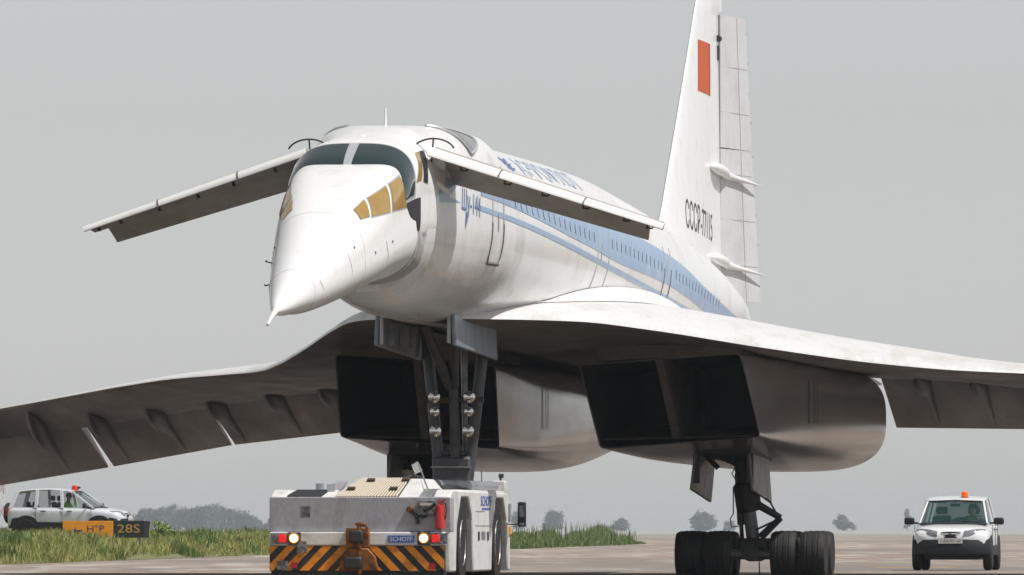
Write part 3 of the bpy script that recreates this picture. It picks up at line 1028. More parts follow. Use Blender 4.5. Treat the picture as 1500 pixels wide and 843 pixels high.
WIN_Z = ([16, 20, 24, 28.6, 34.7, 40, 47], [6.40, 6.27, 6.13, 6.02, 5.85, 5.66, 5.38])
for sg in (1, -1):
    b1 = band('cheatline', ST1_LO, ST1_HI, 13.65, 57.5, sg, nz_=8)
    band('cheatline', ST2_LO, ST2_HI, 13.6, 46, sg, nz_=3)
    on = lambda u, v: FUS.on_side(u, v, .006, sg)
    conform('stripe_wedge', [[(9.8, 6.17), (9.8, 6.28), (11.0, 6.42), (11.2, 6.62), (12.1, 6.60), (11.5, 6.36), (11.3, 6.31), (12.15, 6.235)]], on, M['blue'], air, .3, .1)
    # cabin windows along the upper band
    for s in np.arange(16.6, 47, .62):
        if min(abs(s - 27.2), abs(s - 37)) < 1.0: continue
        z = float(pchip(WIN_Z[0], WIN_Z[1], s))
        q = [(s - .08, z - .085), (s + .08, z - .085), (s + .10, z), (s + .08, z + .085), (s - .08, z + .085), (s - .10, z)]
        MB().poly([FUS.on_side(u, v, .014, sg) for u, v in (q if sg > 0 else q[::-1])]).build('cabin_window', M['cabin_win'], b1, smooth=False, fix=False)
    # doors: skin edge and sill
    for (sa, sb, zb, zt_, dark) in ((14.55, 15.45, 5.30, 6.95, 1), (26.4, 27.9, 5.12, 6.75, 0), (36.2, 37.3, 5.10, 6.20, 1)):
        dr = MB()
        pth = [(sa, zt_), (sa, lerp(zb, zt_, .5)), (sa - .02, zb + .12), (sa + .07, zb), (sb - .07, zb), (sb + .02, zb + .12), (sb, lerp(zb, zt_, .5)), (sb, zt_)]
        full = []
        for (a, b), (c, d_) in zip(pth[:-1], pth[1:]):
            kk = max(2, int(math.hypot(c - a, d_ - b) / .12))
            full += [(lerp(a, c, i / kk), lerp(b, d_, i / kk)) for i in range(kk)]
        full.append(pth[-1])
        hi_ = [p for p in full]
        d1 = MB().tube([FUS.on_side(u, v, .003, sg) for u, v in hi_], .013, 6).build('cabin_door', M['frame_grey'] if not dark else M['soft_seam'], air)
        if dark:
            w = .035
            lw = [(u, v) for u, v in full if v < zb + .75]
            MB().tube([FUS.on_side(u, v, .004, sg) for u, v in lw], .017, 6).build('door_seal', M['seam'], d1)
            MB().tube([FUS.on_side(lerp(sa, sb, k / 6), zb + .01, .006, sg) for k in range(7)], .034, 6).build('door_sill', M['seam'], d1)
        conform('door_handle', [[(sa + .45, zb + .55), (sa + .53, zb + .55), (sa + .53, zb + .85), (sa + .45, zb + .85)]], lambda u, v: FUS.on_side(u, v, .010, sg), M['soft_seam'], d1, .3, .12)

    # type name and tail of its letter
    w_ = 1.38
    fu = (lambda u: 12.2 + u) if sg > 0 else (lambda u: 12.2 + w_ - u)
    text_on('lettering', '\u0428\u0443-144', w_, .47, lambda u, v: FUS.on_side(fu(u), 6.03 + v - (.07 * (fu(u) - 12.2)), .010, sg), M['navy'], air, shear=.1, du=.3, dv=.1)
    ft = (lambda s: s) if sg > 0 else (lambda s: 25.0 - s)
    conform('letter_tail', [[(12.50, 6.10), (12.68, 6.10), (12.62, 5.98), (12.44, 5.80)]], lambda u, v: FUS.on_side(ft(u), v, .010, sg), M['navy'], air, .3, .1)
    # airline name and winged emblem on the shoulder
    rr_ = 1.56
    wl_ = 7.6
    fs = (lambda u: 19.7 + u) if sg > 0 else (lambda u: 19.7 + wl_ - u)
    fa = (lambda v: R(38) + v / rr_) if sg > 0 else (lambda v: math.pi - R(38) - v / rr_)
    text_on('lettering', '\u0410\u042d\u0420\u041e\u0424\u041b\u041e\u0422', wl_, .55, lambda u, v: FUS.on_th(fs(u), fa(v), .010), M['faded'], air, du=.4, dv=.1)
    em = [[(.0, .36), (.50, .20), (.50, .30)], [(1.5, .36), (1.0, .30), (1.0, .20)], [(.08, .22), (.50, .12), (.50, .19)], [(1.42, .22), (1.0, .19), (1.0, .12)], [(.2, .10), (.52, .03), (.52, .10)], [(1.3, .10), (.98, .10), (.98, .03)],
          [(.62, .02), (.88, .02), (.95, .15), (.88, .30), (.62, .30), (.55, .15)], [(.70, .32), (.80, .32), (.75, .42)]]
    conform('emblem', em, lambda u, v: FUS.on_th(17.9 + u * .8, fa(v * 1.1 + .04), .010), M['navy'], air, .3, .1)

for sg in (1, -1):
    fz = lambda s, z, o=.006: Vector((sg * (fin_half(s, z) + o), s, z))
    wt = 4.65
    fs = (lambda u: 51.25 + u) if sg > 0 else (lambda u: 51.25 + wt - u)
    text_on('registration', '\u0421\u0421\u0421\u0420-77115', wt, .60, lambda u, v: fz(fs(u), 7.02 + v - .035 * (fs(u) - 51.3)), M['ink'], fin, du=.35, dv=.3)
    conform('flag', [[(53.68, 9.90), (55.82, 9.88), (55.88, 10.96), (53.98, 10.97)]], lambda u, v: fz(u, v), M['red'], fin, .3, .3)
    conform('flag_edge', [[(55.60, 9.90), (55.66, 9.90), (55.70, 10.95), (55.64, 10.95)]], lambda u, v: fz(u, v, .010), M['seam'], fin, .3, .3)
MB().tube([(.08, 57.3, 11.15), (.10, 57.45, 11.15)], .07, 8).build('fin_lamp', M['dark'], fin)
MB().bbox((.05, 57.35, 10.7), (.105, 57.5, 11.0)).build('fin_hinge', M['dark'], fin)
# fixed trailing edge above the jet pipes
for sg in (1, -1):
    rows = []
    for s, d in ((51.9, .20), (53.5, .16), (55.5, .08), (56.6, .02)):
        z = lerp(4.12, 4.0, (s - 52) / 4.6)
        rows.append([(sg * .4, s, z - d), (sg * 3.6, s, z - d - .08), (sg * 3.6, s, z + d * .4 - .08), (sg * .4, s, z + d * .4)])
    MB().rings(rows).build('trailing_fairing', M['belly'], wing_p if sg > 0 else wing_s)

# ================================================================== GROUND
gm = bpy.data.materials.new('worn concrete')
gm.use_nodes = True
nt = gm.node_tree; n = nt.nodes; l = nt.links
p = n['Principled BSDF']; p.inputs['Roughness'].default_value = .9
tc = n.new('ShaderNodeTexCoord')
def nz(scale, st, det=5, rough=.6):
    mp = n.new('ShaderNodeMapping'); mp.inputs['Scale'].default_value = st
    l.new(tc.outputs['Object'], mp.inputs[0])
    z = n.new('ShaderNodeTexNoise'); z.inputs['Scale'].default_value = scale; z.inputs['Detail'].default_value = det; z.inputs['Roughness'].default_value = rough
    l.new(mp.outputs[0], z.inputs['Vector'])
    return z.outputs['Fac']
def ramp(f, a, b):
    r = n.new('ShaderNodeMapRange'); r.inputs['From Min'].default_value = a; r.inputs['From Max'].default_value = b
    l.new(f, r.inputs['Value']); return r.outputs[0]
def mix(f, a, b):
    m = n.new('ShaderNodeMix'); m.data_type = 'RGBA'
    l.new(f, m.inputs['Factor'])
    for k, v in (('A', a), ('B', b)):
        if isinstance(v, tuple): m.inputs[k].default_value = (*v, 1)
        else: l.new(v, m.inputs[k])
    return m.outputs['Result']
c = mix(ramp(nz(1, (.12, .02, 1)), .35, .65), (.235, .178, .148), (.31, .25, .21))
c = mix(ramp(nz(1, (.5, .05, 1), 6), .50, .62), c, (.45, .41, .365))
c = mix(ramp(nz(1, (.9, .12, 1), 6), .58, .66), c, (.11, .088, .074))
c = mix(ramp(nz(1, (.02, .006, 1), 3), .45, .6), c, (.185, .158, .14))
l.new(c, p.inputs['Base Color'])
ap = mat('unseen bounce-cutting ground', (.080, .066, .056), .8, col2=(.105, .088, .074), scale=.2, fine=.15)  # unseen dark sheet added to cut light bounced onto the aircraft's undersides
MB().poly([(-120, -50, .004), (120, -50, .004), (120, 187, .004), (-120, 187, .004)]).build('unseen_dark_ground', ap, smooth=False, fix=False)['kind'] = 'structure'
M['line'] = mat('worn yellow taxi line', (.62, .38, .03), .7, col2=(.30, .22, .10), scale=.8, lo=.4, hi=.65, fine=.2)
YW = R(8)
for l0, wl in ((0, .3), (-7.5, .2), (7.5, .2)):
    pts = []
    for (l_, s_) in ((l0 - wl, -40), (l0 + wl, -40), (l0 + wl, 42), (l0 - wl, 42)):
        pts.append((-3.774 + s_ * math.sin(YW) + l_ * math.cos(YW), 151 + s_ * math.cos(YW) - l_ * math.sin(YW), .008))
    MB().poly(pts).build('taxi_line', M['line'], smooth=False, fix=False)['kind'] = 'structure'
for (x0, y0, x1, y1) in ((8.7, 238, 10.6, 240), (11.2, 560, 14.6, 566), (16, 700, 24, 708)):
    MB().poly([(x0, y0, .004), (x1, y0 - 1, .004), (x1, y1, .004), (x0, y1, .004)]).build('taxi_line', M['line'], smooth=False, fix=False)['kind'] = 'structure'
MB().poly([(-2500, -60, 0), (2500, -60, 0), (2500, 9000, 0), (-2500, 9000, 0)]).build('ground', gm, smooth=False, fix=False)['kind'] = 'structure'

# grassy field left of the taxiway, rising a little from its edge
EX = [-60, -30, -13.3, -9.06, 0.0, 9.6, 10.2]
EY = [150, 195, 258, 376, 496, 715, 900]


def sstep(t):
    t = np.clip(t, 0, 1)
    return t * t * (3 - 2 * t)


def field_z(X, Y):
    X = np.asarray(X, float); Y = np.asarray(Y, float)
    d = Y - np.interp(X, EX, EY)
    amp = np.interp(X, [-8, -4, 2, 9], [.60, .46, .10, .04])
    return .012 + amp * sstep(d / 46) * (1 - sstep((Y - 690) / 50)) - .004


M['soil'] = mat('field soil', (.13, .135, .055), .95, col2=(.20, .17, .09), scale=.6, fine=.2)
xs = np.concatenate([np.linspace(-400, -42, 12), np.linspace(-40, 10, 60)])
mb = MB()
rows = []
for X in xs:
    ye = float(np.interp(X, EX, EY))
    ys = ye + (760 - ye) * np.linspace(0, 1, 40) ** 1.6 if ye < 758 else np.full(40, 760.0)
    rows.append([(X, y, float(field_z(X, y))) for y in ys])
mb.rings(rows, False, False, closed=False)
mb.build('field', M['soil'], fix=False)['kind'] = 'structure'

# low far rise under the trees, coloured pale to paint in the mirage strip
rows = []
for Y, z in ((4300, -.5), (4700, .3), (5000, 1.0), (5300, 1.6), (7600, 1.6), (8600, -.5)):
    rows.append([(X, Y, z) for X in np.linspace(-1500, 1500, 9)])
M['farfield'] = mat('mirage pale far field', (.33, .32, .28), .95, col2=(.28, .275, .23), scale=.02, fine=.1)
MB().rings(rows, False, False, closed=False).build('far_field', M['farfield'], fix=False)['kind'] = 'structure'


def grass_mat(name, ca, cb, cc):
    m = bpy.data.materials.new(name)
    m.use_nodes = True
    nt = m.node_tree; n = nt.nodes; l = nt.links
    p = n['Principled BSDF']
    p.inputs['Roughness'].default_value = .6
    g = n.new('ShaderNodeNewGeometry')
    cr = n.new('ShaderNodeValToRGB')
    e = cr.color_ramp.elements
    e[0].color = (*ca, 1); e[1].color = (*cc, 1); e[1].position = 1
    k = e.new(.55); k.color = (*cb, 1)
    tc = n.new('ShaderNodeTexCoord')
    z = n.new('ShaderNodeTexNoise'); z.inputs['Scale'].default_value = .45; z.inputs['Detail'].default_value = 3
    l.new(tc.outputs['Object'], z.inputs['Vector'])
    a = n.new('ShaderNodeMath'); a.operation = 'MULTIPLY_ADD'
    l.new(g.outputs['Random Per Island'], a.inputs[0]); a.inputs[1].default_value = .55
    b = n.new('ShaderNodeMath'); b.operation = 'MULTIPLY_ADD'
    l.new(z.outputs['Fac'], b.inputs[0]); b.inputs[1].default_value = 1.3; b.inputs[2].default_value = -.42
    l.new(b.outputs[0], a.inputs[2])
    l.new(a.outputs[0], cr.inputs[0])
    l.new(cr.outputs[0], p.inputs['Base Color'])
    p.inputs['Subsurface Weight'].default_value = 0.0
    return m


def blades(name, X, Y, H, W, m, lean=.5):
    N = len(X)
    Z = field_z(X, Y)
    a = rng.uniform(0, 2 * np.pi, N)
    ln = rng.uniform(.1, lean, N) * H
    la = rng.uniform(0, 2 * np.pi, N)
    dx, dy = np.cos(a) * W / 2, np.sin(a) * W / 2 * .4
    bx, by = np.cos(la) * ln, np.sin(la) * ln
    V = np.zeros((N, 5, 3), np.float32)
    V[:, 0] = np.stack([X - dx, Y - dy, Z - .03], 1)
    V[:, 1] = np.stack([X + dx, Y + dy, Z - .03], 1)
    V[:, 2] = np.stack([X + dx * .8 + bx * .35, Y + dy * .8 + by * .35, Z + H * .6], 1)
    V[:, 3] = np.stack([X - dx * .8 + bx * .35, Y - dy * .8 + by * .35, Z + H * .6], 1)
    V[:, 4] = np.stack([X + bx, Y + by, Z + H], 1)
    base = np.arange(N)[:, None] * 5
    me = bpy.data.meshes.new(name)
    me.vertices.add(N * 5)
    me.vertices.foreach_set('co', V.ravel())
    lp = np.concatenate([base + np.array([[0, 1, 2, 3]]), base + np.array([[3, 2, 4]])], 1).ravel().astype(np.int32)
    me.loops.add(len(lp))
    me.loops.foreach_set('vertex_index', lp)
    me.polygons.add(N * 2)
    st = np.empty(N * 2, np.int32)
    st[0::2] = np.arange(N) * 7; st[1::2] = np.arange(N) * 7 + 4
    me.polygons.foreach_set('loop_start', st)
    me.update(calc_edges=True)
    me.materials.append(m)
    o = bpy.data.objects.new(name, me)
    COL.objects.link(o)
    o['kind'] = 'stuff'
    return o


def scatter(n, x0, x1, d0, d1, pw=1.3, ymax=745):
    X = rng.uniform(x0, x1, n)
    D = d0 + (d1 - d0) * rng.uniform(0, 1, n) ** pw
    Y = np.interp(X, EX, EY) + D
    # ragged edge
    keep = (D + 9 * np.sin(X * 2.1) * np.sin(X * .77 + 1) + 5 * np.sin(X * 9.3) > 1.0 + rng.uniform(0, 9, n)) & (Y < ymax)
    return X[keep], Y[keep]


G1 = grass_mat('meadow grass', (.125, .185, .032), (.235, .255, .062), (.50, .40, .15))
G2 = grass_mat('rank weeds', (.065, .125, .025), (.11, .18, .04), (.24, .23, .075))
X, Y = scatter(190000, -24, -3.5, 0, 150, 1.4)
patch_h = .5 + .9 * (np.sin(X * 1.7 + Y * .05) * np.sin(Y * .11 + X * .6) * .5 + .5)
H = rng.uniform(.05, .36, len(X)) ** 1.15 * 1.1 * patch_h * np.interp(Y - np.interp(X, EX, EY), [0, 14], [.5, 1])
H *= 1 + .2 * ((np.abs(X + 12.7) < 2.2) & (Y > 296) & (Y < 312))
blades('grass', X, Y, H, rng.uniform(.010, .032, len(X)), G1, lean=.9)
# leafy darker clumps in the meadow
cx = rng.uniform(-22, -4, 90); cy = np.interp(cx, EX, EY) + rng.uniform(6, 90, 90)
k = rng.integers(0, 90, 16000)
X = cx[k] + rng.normal(0, .22, 16000); Y = cy[k] + rng.normal(0, 1.2, 16000)
blades('leafy_weeds', X, Y, rng.uniform(.1, .5, 16000) * np.interp(k, [0, 89], [.6, 1.1]), rng.uniform(.03, .07, 16000), G2)
# tall weeds on the corner of the field
X, Y = scatter(120000, -4.5, 9.9, 0, 150, 1.2)
t = np.interp(X, [-4, 0, 3, 5.5, 8, 9.0, 9.9], [.85, .72, .95, 1.25, 1.0, .55, .15])
H = rng.uniform(.35, 1.0, len(X)) * t * (.75 + .5 * np.sin(X * 2.3) * np.sin(X * .9 + 2)) * np.interp(Y - np.interp(X, EX, EY), [0, 25], [.45, 1])
blades('tall_weeds', X, Y, H, rng.uniform(.02, .06, len(X)), G2, lean=.6)
n_ = 260
X = rng.uniform(-3, 9.2, n_); Y = np.interp(X, EX, EY) + rng.uniform(10, 60, n_)
blades('seed_stalks', X, Y, rng.uniform(1.0, 1.75, n_) * np.interp(X, [0, 5, 9], [.8, 1.05, .75]), rng.uniform(.04, .09, n_), G2, lean=.15)

# ------------------------------------------------------------------ distant trees
LEAF = grass_mat('far tree leaves', (.020, .036, .022), (.028, .046, .028), (.042, .06, .034))
BARK = mat('far tree bark', (.07, .055, .045), .9, fine=.2)


def crown_mb(mb, c, w, d, h, n, leaf):
    """leaf clumps through an uneven crown volume"""
    k = max(5, int(n / 90))
    cl = []
    for i in range(k):
        a = random.uniform(0, 2 * math.pi); r = random.random() ** .6 * .72
        zz = random.uniform(.12, .92)
        wid = 1.0 if zz < .55 else (1.15 - zz) / .6
        cl.append((c[0] + math.cos(a) * r * w / 2 * wid, c[1] + math.sin(a) * r * d / 2 * wid, c[2] + h * zz, random.uniform(.16, .30) * min(w, h)))
    for i in range(n):
        x, y, z, r = random.choice(cl)
        v = Vector((random.gauss(0, .5), random.gauss(0, .5), random.gauss(0, .42))) * r
        q = Vector((x, y, max(z, c[2])) ) + v
        u = Vector((random.uniform(-1, 1), random.uniform(-1, 1), random.uniform(-1, 1))).normalized() * leaf * random.uniform(.6, 1.3)
        w_ = u.orthogonal().normalized() * leaf * random.uniform(.4, .8)
        mb.poly([q - u, q + w_, q + u, q - w_])


def tree(name, X, Y, z0, w, h, n, label, group=None):
    t = empty(name, (X, Y, z0))
    tag(t, label, 'tree', group)
    m = MB()
    m.tube([(0, 0, -.3), (.1, 0, h * .3), (0, .1, h * .7)], [w * .05, w * .04, w * .015], 8)
    for k in range(4):
        a = k * 1.7
        m.tube([(0, 0, h * (.2 + .1 * k)), (math.cos(a) * w * .3, math.sin(a) * w * .3, h * (.4 + .12 * k))], [w * .025, w * .01], 6)
    m.build('trunk', BARK, t)
    m = MB()
    crown_mb(m, (0, 0, h * .08), w, w, h * .9, n * 2, .055 * max(w, h) * .8 + .05)
    m.build('crown', LEAF, t, smooth=False, fix=False)
    return t


def atpx(px, Y):
    return (px - 750) / FPX * Y


for px, Y, w, h, n, lb in (
        (812, 5589, 15.5, 10.8, 1500, 'hazy rounded tree behind the weeds, just right of the tractor mirror'),
        (909, 5796, 12.8, 7.5, 1000, 'small hazy tree at the right end of the tall weeds'),
        (1030, 5796, 18.2, 10.3, 1500, 'broad hazy tree seen just above the left wheels of the main gear'),
        (1070, 6002, 10.8, 6.2, 700, 'low hazy bush-like tree beside the main gear leg'),
        (1236, 5796, 15.7, 8.3, 1200, 'lone hazy round tree between the main gear and the white car'),
        (757, 5485, 8.3, 10.8, 800, 'faint narrow tree close to the right edge of the tractor'),
        (395, 5589, 10.3, 7.0, 700, 'small hazy tree at the right end of the far wood'),
        (1329, 6623, 4.6, 15.7, 700, 'tall thin poplar-like tree left of the white car')):
    tree('far_tree', atpx(px, Y), Y, 1.55, w, h, n, lb, 'hazy trees on the horizon')
m = MB()
for px in range(190, 384, 9):
    h = interp(px, [188, 215, 250, 275, 300, 340, 365, 384], [4.2, 6.0, 7.2, 6.2, 6.8, 6.2, 4.6, 2.2]) * random.uniform(.88, 1.06)
    Y = 5500 + random.uniform(0, 100)
    h *= 2.1
    x = atpx(px, Y)
    m.tube([(x, Y, .8), (x, Y, 1.2 + h * .6)], [.3, .1], 6)
    crown_mb(m, (x, Y, 1.4), 8.6, 7, h, 1300, .62)
wood = m.build('far_wood', LEAF, smooth=False, fix=False)
wood['kind'] = 'stuff'

# lattice mast at the left edge
ms = empty('lattice_mast', (atpx(2.5, 820), 820, 0))
tag(ms, 'thin red and white lattice mast at the left edge behind the car', 'mast')
M['mast_red'] = mat('mast red', (.45, .12, .09), .6, fine=.1)
M['mast_white'] = mat('mast white', (.7, .7, .68), .6, fine=.1)
for k in range(6):
    z0, z1 = .0 + k * 1.0, 1.0 + k * 1.0
    s = .24 - .012 * k
    m = MB()
    cs = [(-s, -s), (s, -s), (s, s), (-s, s)]
    for i in range(4):
        a, b = cs[i], cs[(i + 1) % 4]
        m.tube([(*a, z0), (*a, z1)], .025, 5)
        m.tube([(*a, z0), (*b, z1)], .014, 4).tube([(*b, z0), (*a, z1)], .014, 4).tube([(*a, z1), (*b, z1)], .014, 4)
    m.build('mast_section', M['mast_red'] if k % 2 == 0 else M['mast_white'], ms)

# yellow-green shrub just beyond the sign
bs = empty('shrub', (atpx(236, 340), 340, float(field_z(atpx(236, 340), 340))))
tag(bs, 'small bright yellow-green shrub at the right end of the taxiway sign', 'shrub')
SHR = grass_mat('shrub leaves', (.10, .16, .03), (.16, .23, .045), (.26, .28, .07))
m = MB(); crown_mb(m, (0, 0, .05), 1.3, 1.0, .55, 900, .05); m.build('crown', SHR, bs, smooth=False, fix=False)
m = MB()
for k in range(5): m.tube([(0, 0, -.1), (.25 * math.cos(k * 1.3), .2 * math.sin(k * 1.3), .4)], [.015, .006], 5)
m.build('stems', BARK, bs)

# ================================================================== TOW TRACTOR
# local axes: x right, y towards the aircraft, z up; y = 0 is the end that faces the camera
M['tug_white'] = mat('tractor white paint', (.68, .68, .675), .38, col2=(.36, .33, .29), scale=2.4, lo=.5, hi=.82, fine=.06, bump=.15)
M['tug_shaded'] = mat('shaded tractor panel paint', (.35, .355, .39), .36, col2=(.20, .19, .185), scale=2.6, stretch=(1, 1, .5), lo=.48, hi=.80, fine=.08, bump=.15)  # panel colour darkened to hold the shade of the end facing the camera
M['orange'] = mat('warning orange', (.78, .27, .015), .45, col2=(.33, .12, .02), scale=5, lo=.5, hi=.72, fine=.08)
M['warn_black'] = mat('warning black', (.025, .027, .03), .5, fine=.15)
M['rust'] = mat('rusty hitch', (.30, .115, .03), .6, .3, col2=(.10, .04, .015), scale=7, lo=.4, hi=.65, fine=.15)
M['slat'] = mat('radiator slat cream', (.66, .58, .47), .5, fine=.06)
M['slatgap'] = mat('radiator gap brown', (.05, .035, .03), .7, fine=.1)
M['tug_blue'] = mat('tractor blue print', (.06, .12, .42), .45, fine=.1)
M['ext_red'] = mat('extinguisher red', (.55, .02, .02), .3, fine=.05, coat=.4)
M['rim'] = mat('worn rim metal', (.62, .60, .57), .35, .6, col2=(.22, .20, .18), scale=14, lo=.45, hi=.6, fine=.2)
M['white_glow'] = mat('lit reversing lamp', (1, .9, .7), .3, fine=0, emit=(1.0, .74, .40), estr=2.4)
M['red_glow'] = mat('lit tail lamp', (.6, .02, .02), .3, fine=0, emit=(1.0, .02, .015), estr=.45)
M['red_lens'] = mat('red reflector', (.42, .015, .02), .25, fine=.05)
M['amber'] = mat('amber lens', (.85, .38, .02), .3, fine=.05)
M['plate_grey'] = mat('dull label plate', (.24, .25, .27), .6, col2=(.10, .10, .11), scale=22, lo=.45, hi=.55, fine=.2)
M['mirror_glass'] = mat('mirror glass', (.28, .32, .36), .05, 1.0, fine=0)
M['glass'] = mat('vehicle glass', (.02, .03, .03), .03, 0, fine=0, alpha=.45, coat=1)

tug = empty('tow_tractor', (-2.395, 157.0, 0), -R(6.6))
tag(tug, 'white airport tow tractor with black and orange chevrons hitched under the aircraft nose', 'tow tractor')
W2 = 1.425
# chassis core and end wall
MB().bbox((-1.0, .35, .24), (1.0, 8.0, 1.34)).build('chassis', M['dark'], tug)
MB().bbox((-W2 - .012, -.012, .86), (1.442, .42, 1.405)).build('end_panel', M['tug_shaded'], tug, bevel=.015)
MB().bbox((-W2, -.10, .64), (1.36, .36, .855)).build('bumper_beam', M['tug_white'], tug, bevel=.02)
chev = MB().bbox((-W2, -.08, .24), (1.36, .30, .636)).build('chevron_panel', M['warn_black'], tug, bevel=.01)
MB().bbox((-W2 + .02, -.03, .14), (1.34, .30, .237)).build('skid_bar', M['warn_black'], tug)
# stripes leaning towards the middle
z0, z1, wd, ln = .245, .632, .15, .37


def stripe(x, d):
    """parallelogram from (x, z0) leaning by d*ln, clipped to the panel"""
    q = [(x, z0), (x + wd, z0), (x + wd + d * ln, z1), (x + d * ln, z1)]
    out = []
    lo, hi = (-W2 + .01, -.13) if d > 0 else (.03, 1.35)
    for (bd, sg) in ((lo, 1), (hi, -1)):
        src = q if not out else out
        res = []
        for a, b in zip(src, src[1:] + src[:1]):
            ia, ib = (a[0] - bd) * sg >= 0, (b[0] - bd) * sg >= 0
            if ia: res.append(a)
            if ia != ib:
                t = (bd - a[0]) / (b[0] - a[0]); res.append((bd, a[1] + (b[1] - a[1]) * t))
        out = res
        q = res
        if len(res) < 3: return
    MB().prism([(px, -.084, pz) for px, pz in out], (0, -.006, 0)).build('hazard_stripe', M['orange'], chev, smooth=False)


for k in range(7):
    stripe(-W2 - .38 + k * .285, 1)
for k in range(7):
    stripe(.10 + .17 + k * .285 - .05, -1)

# lamps in the bumper beam
for sx in (-1, 1):
    hb = MB().bbox((sx * 1.21 - .19, -.115, .665), (sx * 1.21 + .19, -.098, .835)).build('lamp_cluster', M['plate_grey'], tug)
    MB().lathe([(.075, 0), (.07, -.03), (.05, -.045), (.01, -.05)], (sx * 1.03, -.115, .755), (0, 1, 0), 20).build('reversing_light', M['white_glow'], tug)
    MB().lathe([(.085, -.02), (.085, -.042), (.068, -.045)], (sx * 1.03, -.115, .755), (0, 1, 0), 20, cap=False).build('lamp_bezel', M['amber'], tug)
    MB().lathe([(.098, 0), (.098, -.03), (.078, -.03)], (sx * 1.03, -.115, .755), (0, 1, 0), 20, cap=False).build('lamp_ring', M['rust'], tug)
    MB().bbox((sx * 1.215 - .062, -.145, .69), (sx * 1.215 + .062, -.112, .815)).build('tail_light', M['red_glow'], tug, bevel=.015)
    MB().bbox((sx * 1.03 - .105, -.112, .65), (sx * 1.03 + .105, -.1, .85)).build('lamp_mount', M['dark'], tug, bevel=.01)
MB().bbox((-1.10 + .02, -.105, .29), (-.98, -.088, .38)).build('reflector', M['red_lens'], tug)
MB().bbox((1.11, -.105, .27), (1.21, -.088, .36)).build('reflector', M['red_lens'], tug)
MB().bbox((-1.30, -.10, .26), (-1.13, -.088, .40)).build('label_plate', M['plate_grey'], tug)
MB().bbox((-.985, -.115, .52), (-.83, -.10, .71)).build('label_plate', M['plate_grey'], tug)
MB().bbox((-.95, -.012, 1.08), (-.79, -.002, 1.26)).build('label_plate', M['plate_grey'], tug)
npl = MB().bbox((.46, -.112, .685), (.88, -.102, .80)).build('name_plate', M['tug_blue'], tug)
text_on('lettering', 'SCHOPF', .36, .07, lambda u, v: Vector((.49 + u, -.1135, .708 + v)), M['tug_white'], npl)
# tow hitch in the middle
MB().bbox((-.20, -.20, .60), (.17, -.09, .92)).build('hitch_plate', M['rust'], tug, bevel=.02)
MB().bbox((-.13, -.33, .68), (.09, -.18, .88)).build('hitch_jaw', M['dark'], tug, bevel=.03)
MB().tube([(.02, -.26, .60), (.02, -.26, 1.0)], .035, 10).tube([(-.04, -.26, .99), (.13, -.26, .96), (.16, -.26, .90)], .03, 8).build('hitch_pin', M['rust'], tug)
MB().prism([(-.30, -.14, .24), (.32, -.14, .24), (.28, -.14, .46), (.16, -.14, .60), (-.14, -.14, .60), (-.26, -.14, .46)], (0, -.12, 0)).build('hitch_base', M['rust'], tug, bevel=.02)
MB().bbox((-.20, -.42, .27), (.08, -.25, .46)).build('hitch_jaw', M['warn_black'], tug, bevel=.03)
MB().tube([(.04, -.36, .20), (.04, -.36, .54)], .03, 10).build('hitch_pin', M['rust'], tug)
# control box, button and hoses right of centre
cb = MB().bbox((.93, -.10, 1.12), (1.20, -.002, 1.36)).build('control_box', M['plate_grey'], tug, bevel=.015)
MB().bbox((.97, -.108, 1.27), (1.16, -.101, 1.31)).build('label_plate', M['slat'], cb)
MB().tube([(1.02, -.12, 1.20), (1.12, -.15, 1.22), (1.22, -.16, 1.30)], .03, 8).build('lever', M['dark'], cb)
MB().lathe([(.055, 0), (.055, -.06), (.03, -.08)], (.80, -.002, 1.21), (0, 1, 0), 16).build('stop_button', M['rust'], tug)
MB().tube([(.84, -.04, 1.16), (.90, -.06, 1.10), (.93, -.06, 1.02), (.92, -.06, .98)], .03, 8).tube([(.9, -.05, 1.13), (1.0, -.06, 1.09), (1.08, -.06, 1.12)], .022, 8).build('air_hose', M['dark'], tug)

